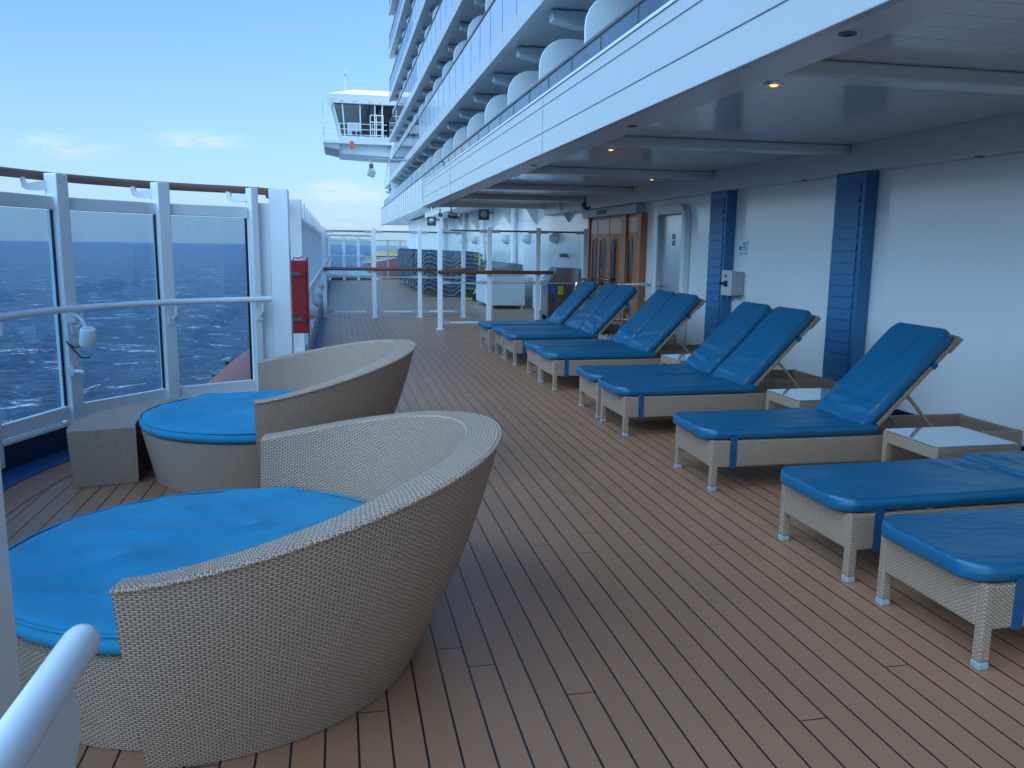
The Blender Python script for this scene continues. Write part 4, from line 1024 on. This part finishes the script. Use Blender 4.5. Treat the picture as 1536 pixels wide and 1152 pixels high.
tr = thing('hand_truck', 'yellow hand truck leaning by the stacked chairs behind the barrier', 'hand truck', (4.05, 24.6, 0))
mb = MB()
for y in (-.18, .18): mb.tube([(-.1, y, .05), (.35, y, .95), (.42, y, 1.02)], .028, 8)
for s in (.1, .4, .7, 1.0): mb.tube([(-.1+.45*s, -.18, .05+.9*s), (-.1+.45*s, .18, .05+.9*s)], .022, 8)
mb.build('frame', M['yellow'], tr, smooth='auto'); MB().box(-.4, -.08, -.2, .2, .02, .05).build('toe_plate', M['yellow'], tr)
for y in (-.25, .25): MB().tube([(-.05, y-.03, .12), (-.05, y+.03, .12)], .12, 14).build('wheel', M['black'], tr)
ys_ = thing('strap', 'yellow lashing strap hanging down the nearest stack of deck chairs', 'strap', (3.95, 26.27, 0))
mb = MB(); mb.box(-.03, .03, -.012, -.004, .08, .75); mb.box(.45, .51, -.012, -.004, .7, 1.4); mb.build('webbing', M['yellow'], ys_)
tb = thing('covered_bench', 'dark grey covered bench along the white wall behind the storage chest', 'bench', (4.75, 26, 0))
mb = MB().prism([(-.3, .0), (.43, 0), (.43, 1.12), (.1, 1.14), (-.3, .98)], -2.6, 4.5, 'y'); mb.build('cover', M['tarp'], tb, bevel=.04)
MB().box(-.34, -.3, -2.7, 4.5, .93, .99).build('front_edge', M['darkgrey'], tb)

# ------------------------------------------------------------------ lifeboats hanging outside the rail
def lifeboat(label, loc, L, wdt, mats, RISE=.75):
    b = thing('lifeboat', label, 'lifeboat', loc)
    n = 24; P = []
    for i in range(n+1):
        s = i/n; k = max(.02, math.sin(PI*min(max(s, .0), 1))**.45); row = []
        for j in range(13):
            a = PI+PI*j/12; row.append((wdt/2*k*math.cos(a), L*(s-.5), .1+.35*(1-k)**1.0+1.0*k*math.sin(a)))
        P.append(row)
    MB().grid(P).build('hull', mats[0], b, smooth=True)
    P = []
    for i in range(n+1):
        s = i/n; k = max(.02, math.sin(PI*s)**.5); row = []
        for j in range(13):
            a = PI*j/12; row.append((wdt/2*k*.98*math.cos(a), L*(s-.5), .1+.35*(1-k)+RISE*k*math.sin(a)))
        P.append(row)
    MB().grid(P, flip=True).build('canopy', mats[1], b, smooth=True)
    pts = [(wdt/2*1.02*max(.02, math.sin(PI*i/24)**.45)*sg, L*(i/24-.5), .1+.35*(1-max(.02, math.sin(PI*i/24)**.45))) for sg in (-1,) for i in range(25)]
    MB().tube(pts, .06, 6).build('fender', mats[2], b, smooth=True)
    pts = [(x*-1, y, z) for x, y, z in pts]; MB().tube(pts, .06, 6).build('fender', mats[2], b, smooth=True)
    mb = MB()
    for s in (.2, .35, .5, .65, .8): mb.box(-wdt*.43, -wdt*.38, L*(s-.5)-.2, L*(s-.5)+.2, .1+RISE*.42, .1+RISE*.6)
    mb.build('window', M['darkglass'], b)
    return b
M['pinkred'] = paint('faded_orange', (.72, .17, .08), .45, .12, (.8, .72, .66), gscale=3)
lifeboat('faded orange lifeboat bow seen low through the windscreen glass beside the thick column', (-1.62, 14.0, -1.10), 12.0, 1.5, [M['orange'], M['pinkred'], M['rope']], .42)
lifeboat('tan roofed lifeboat far forward beyond the end railing', (3.0, 47, .55), 8.0, 3.2, [M['orange'], M['tan'], M['white']])
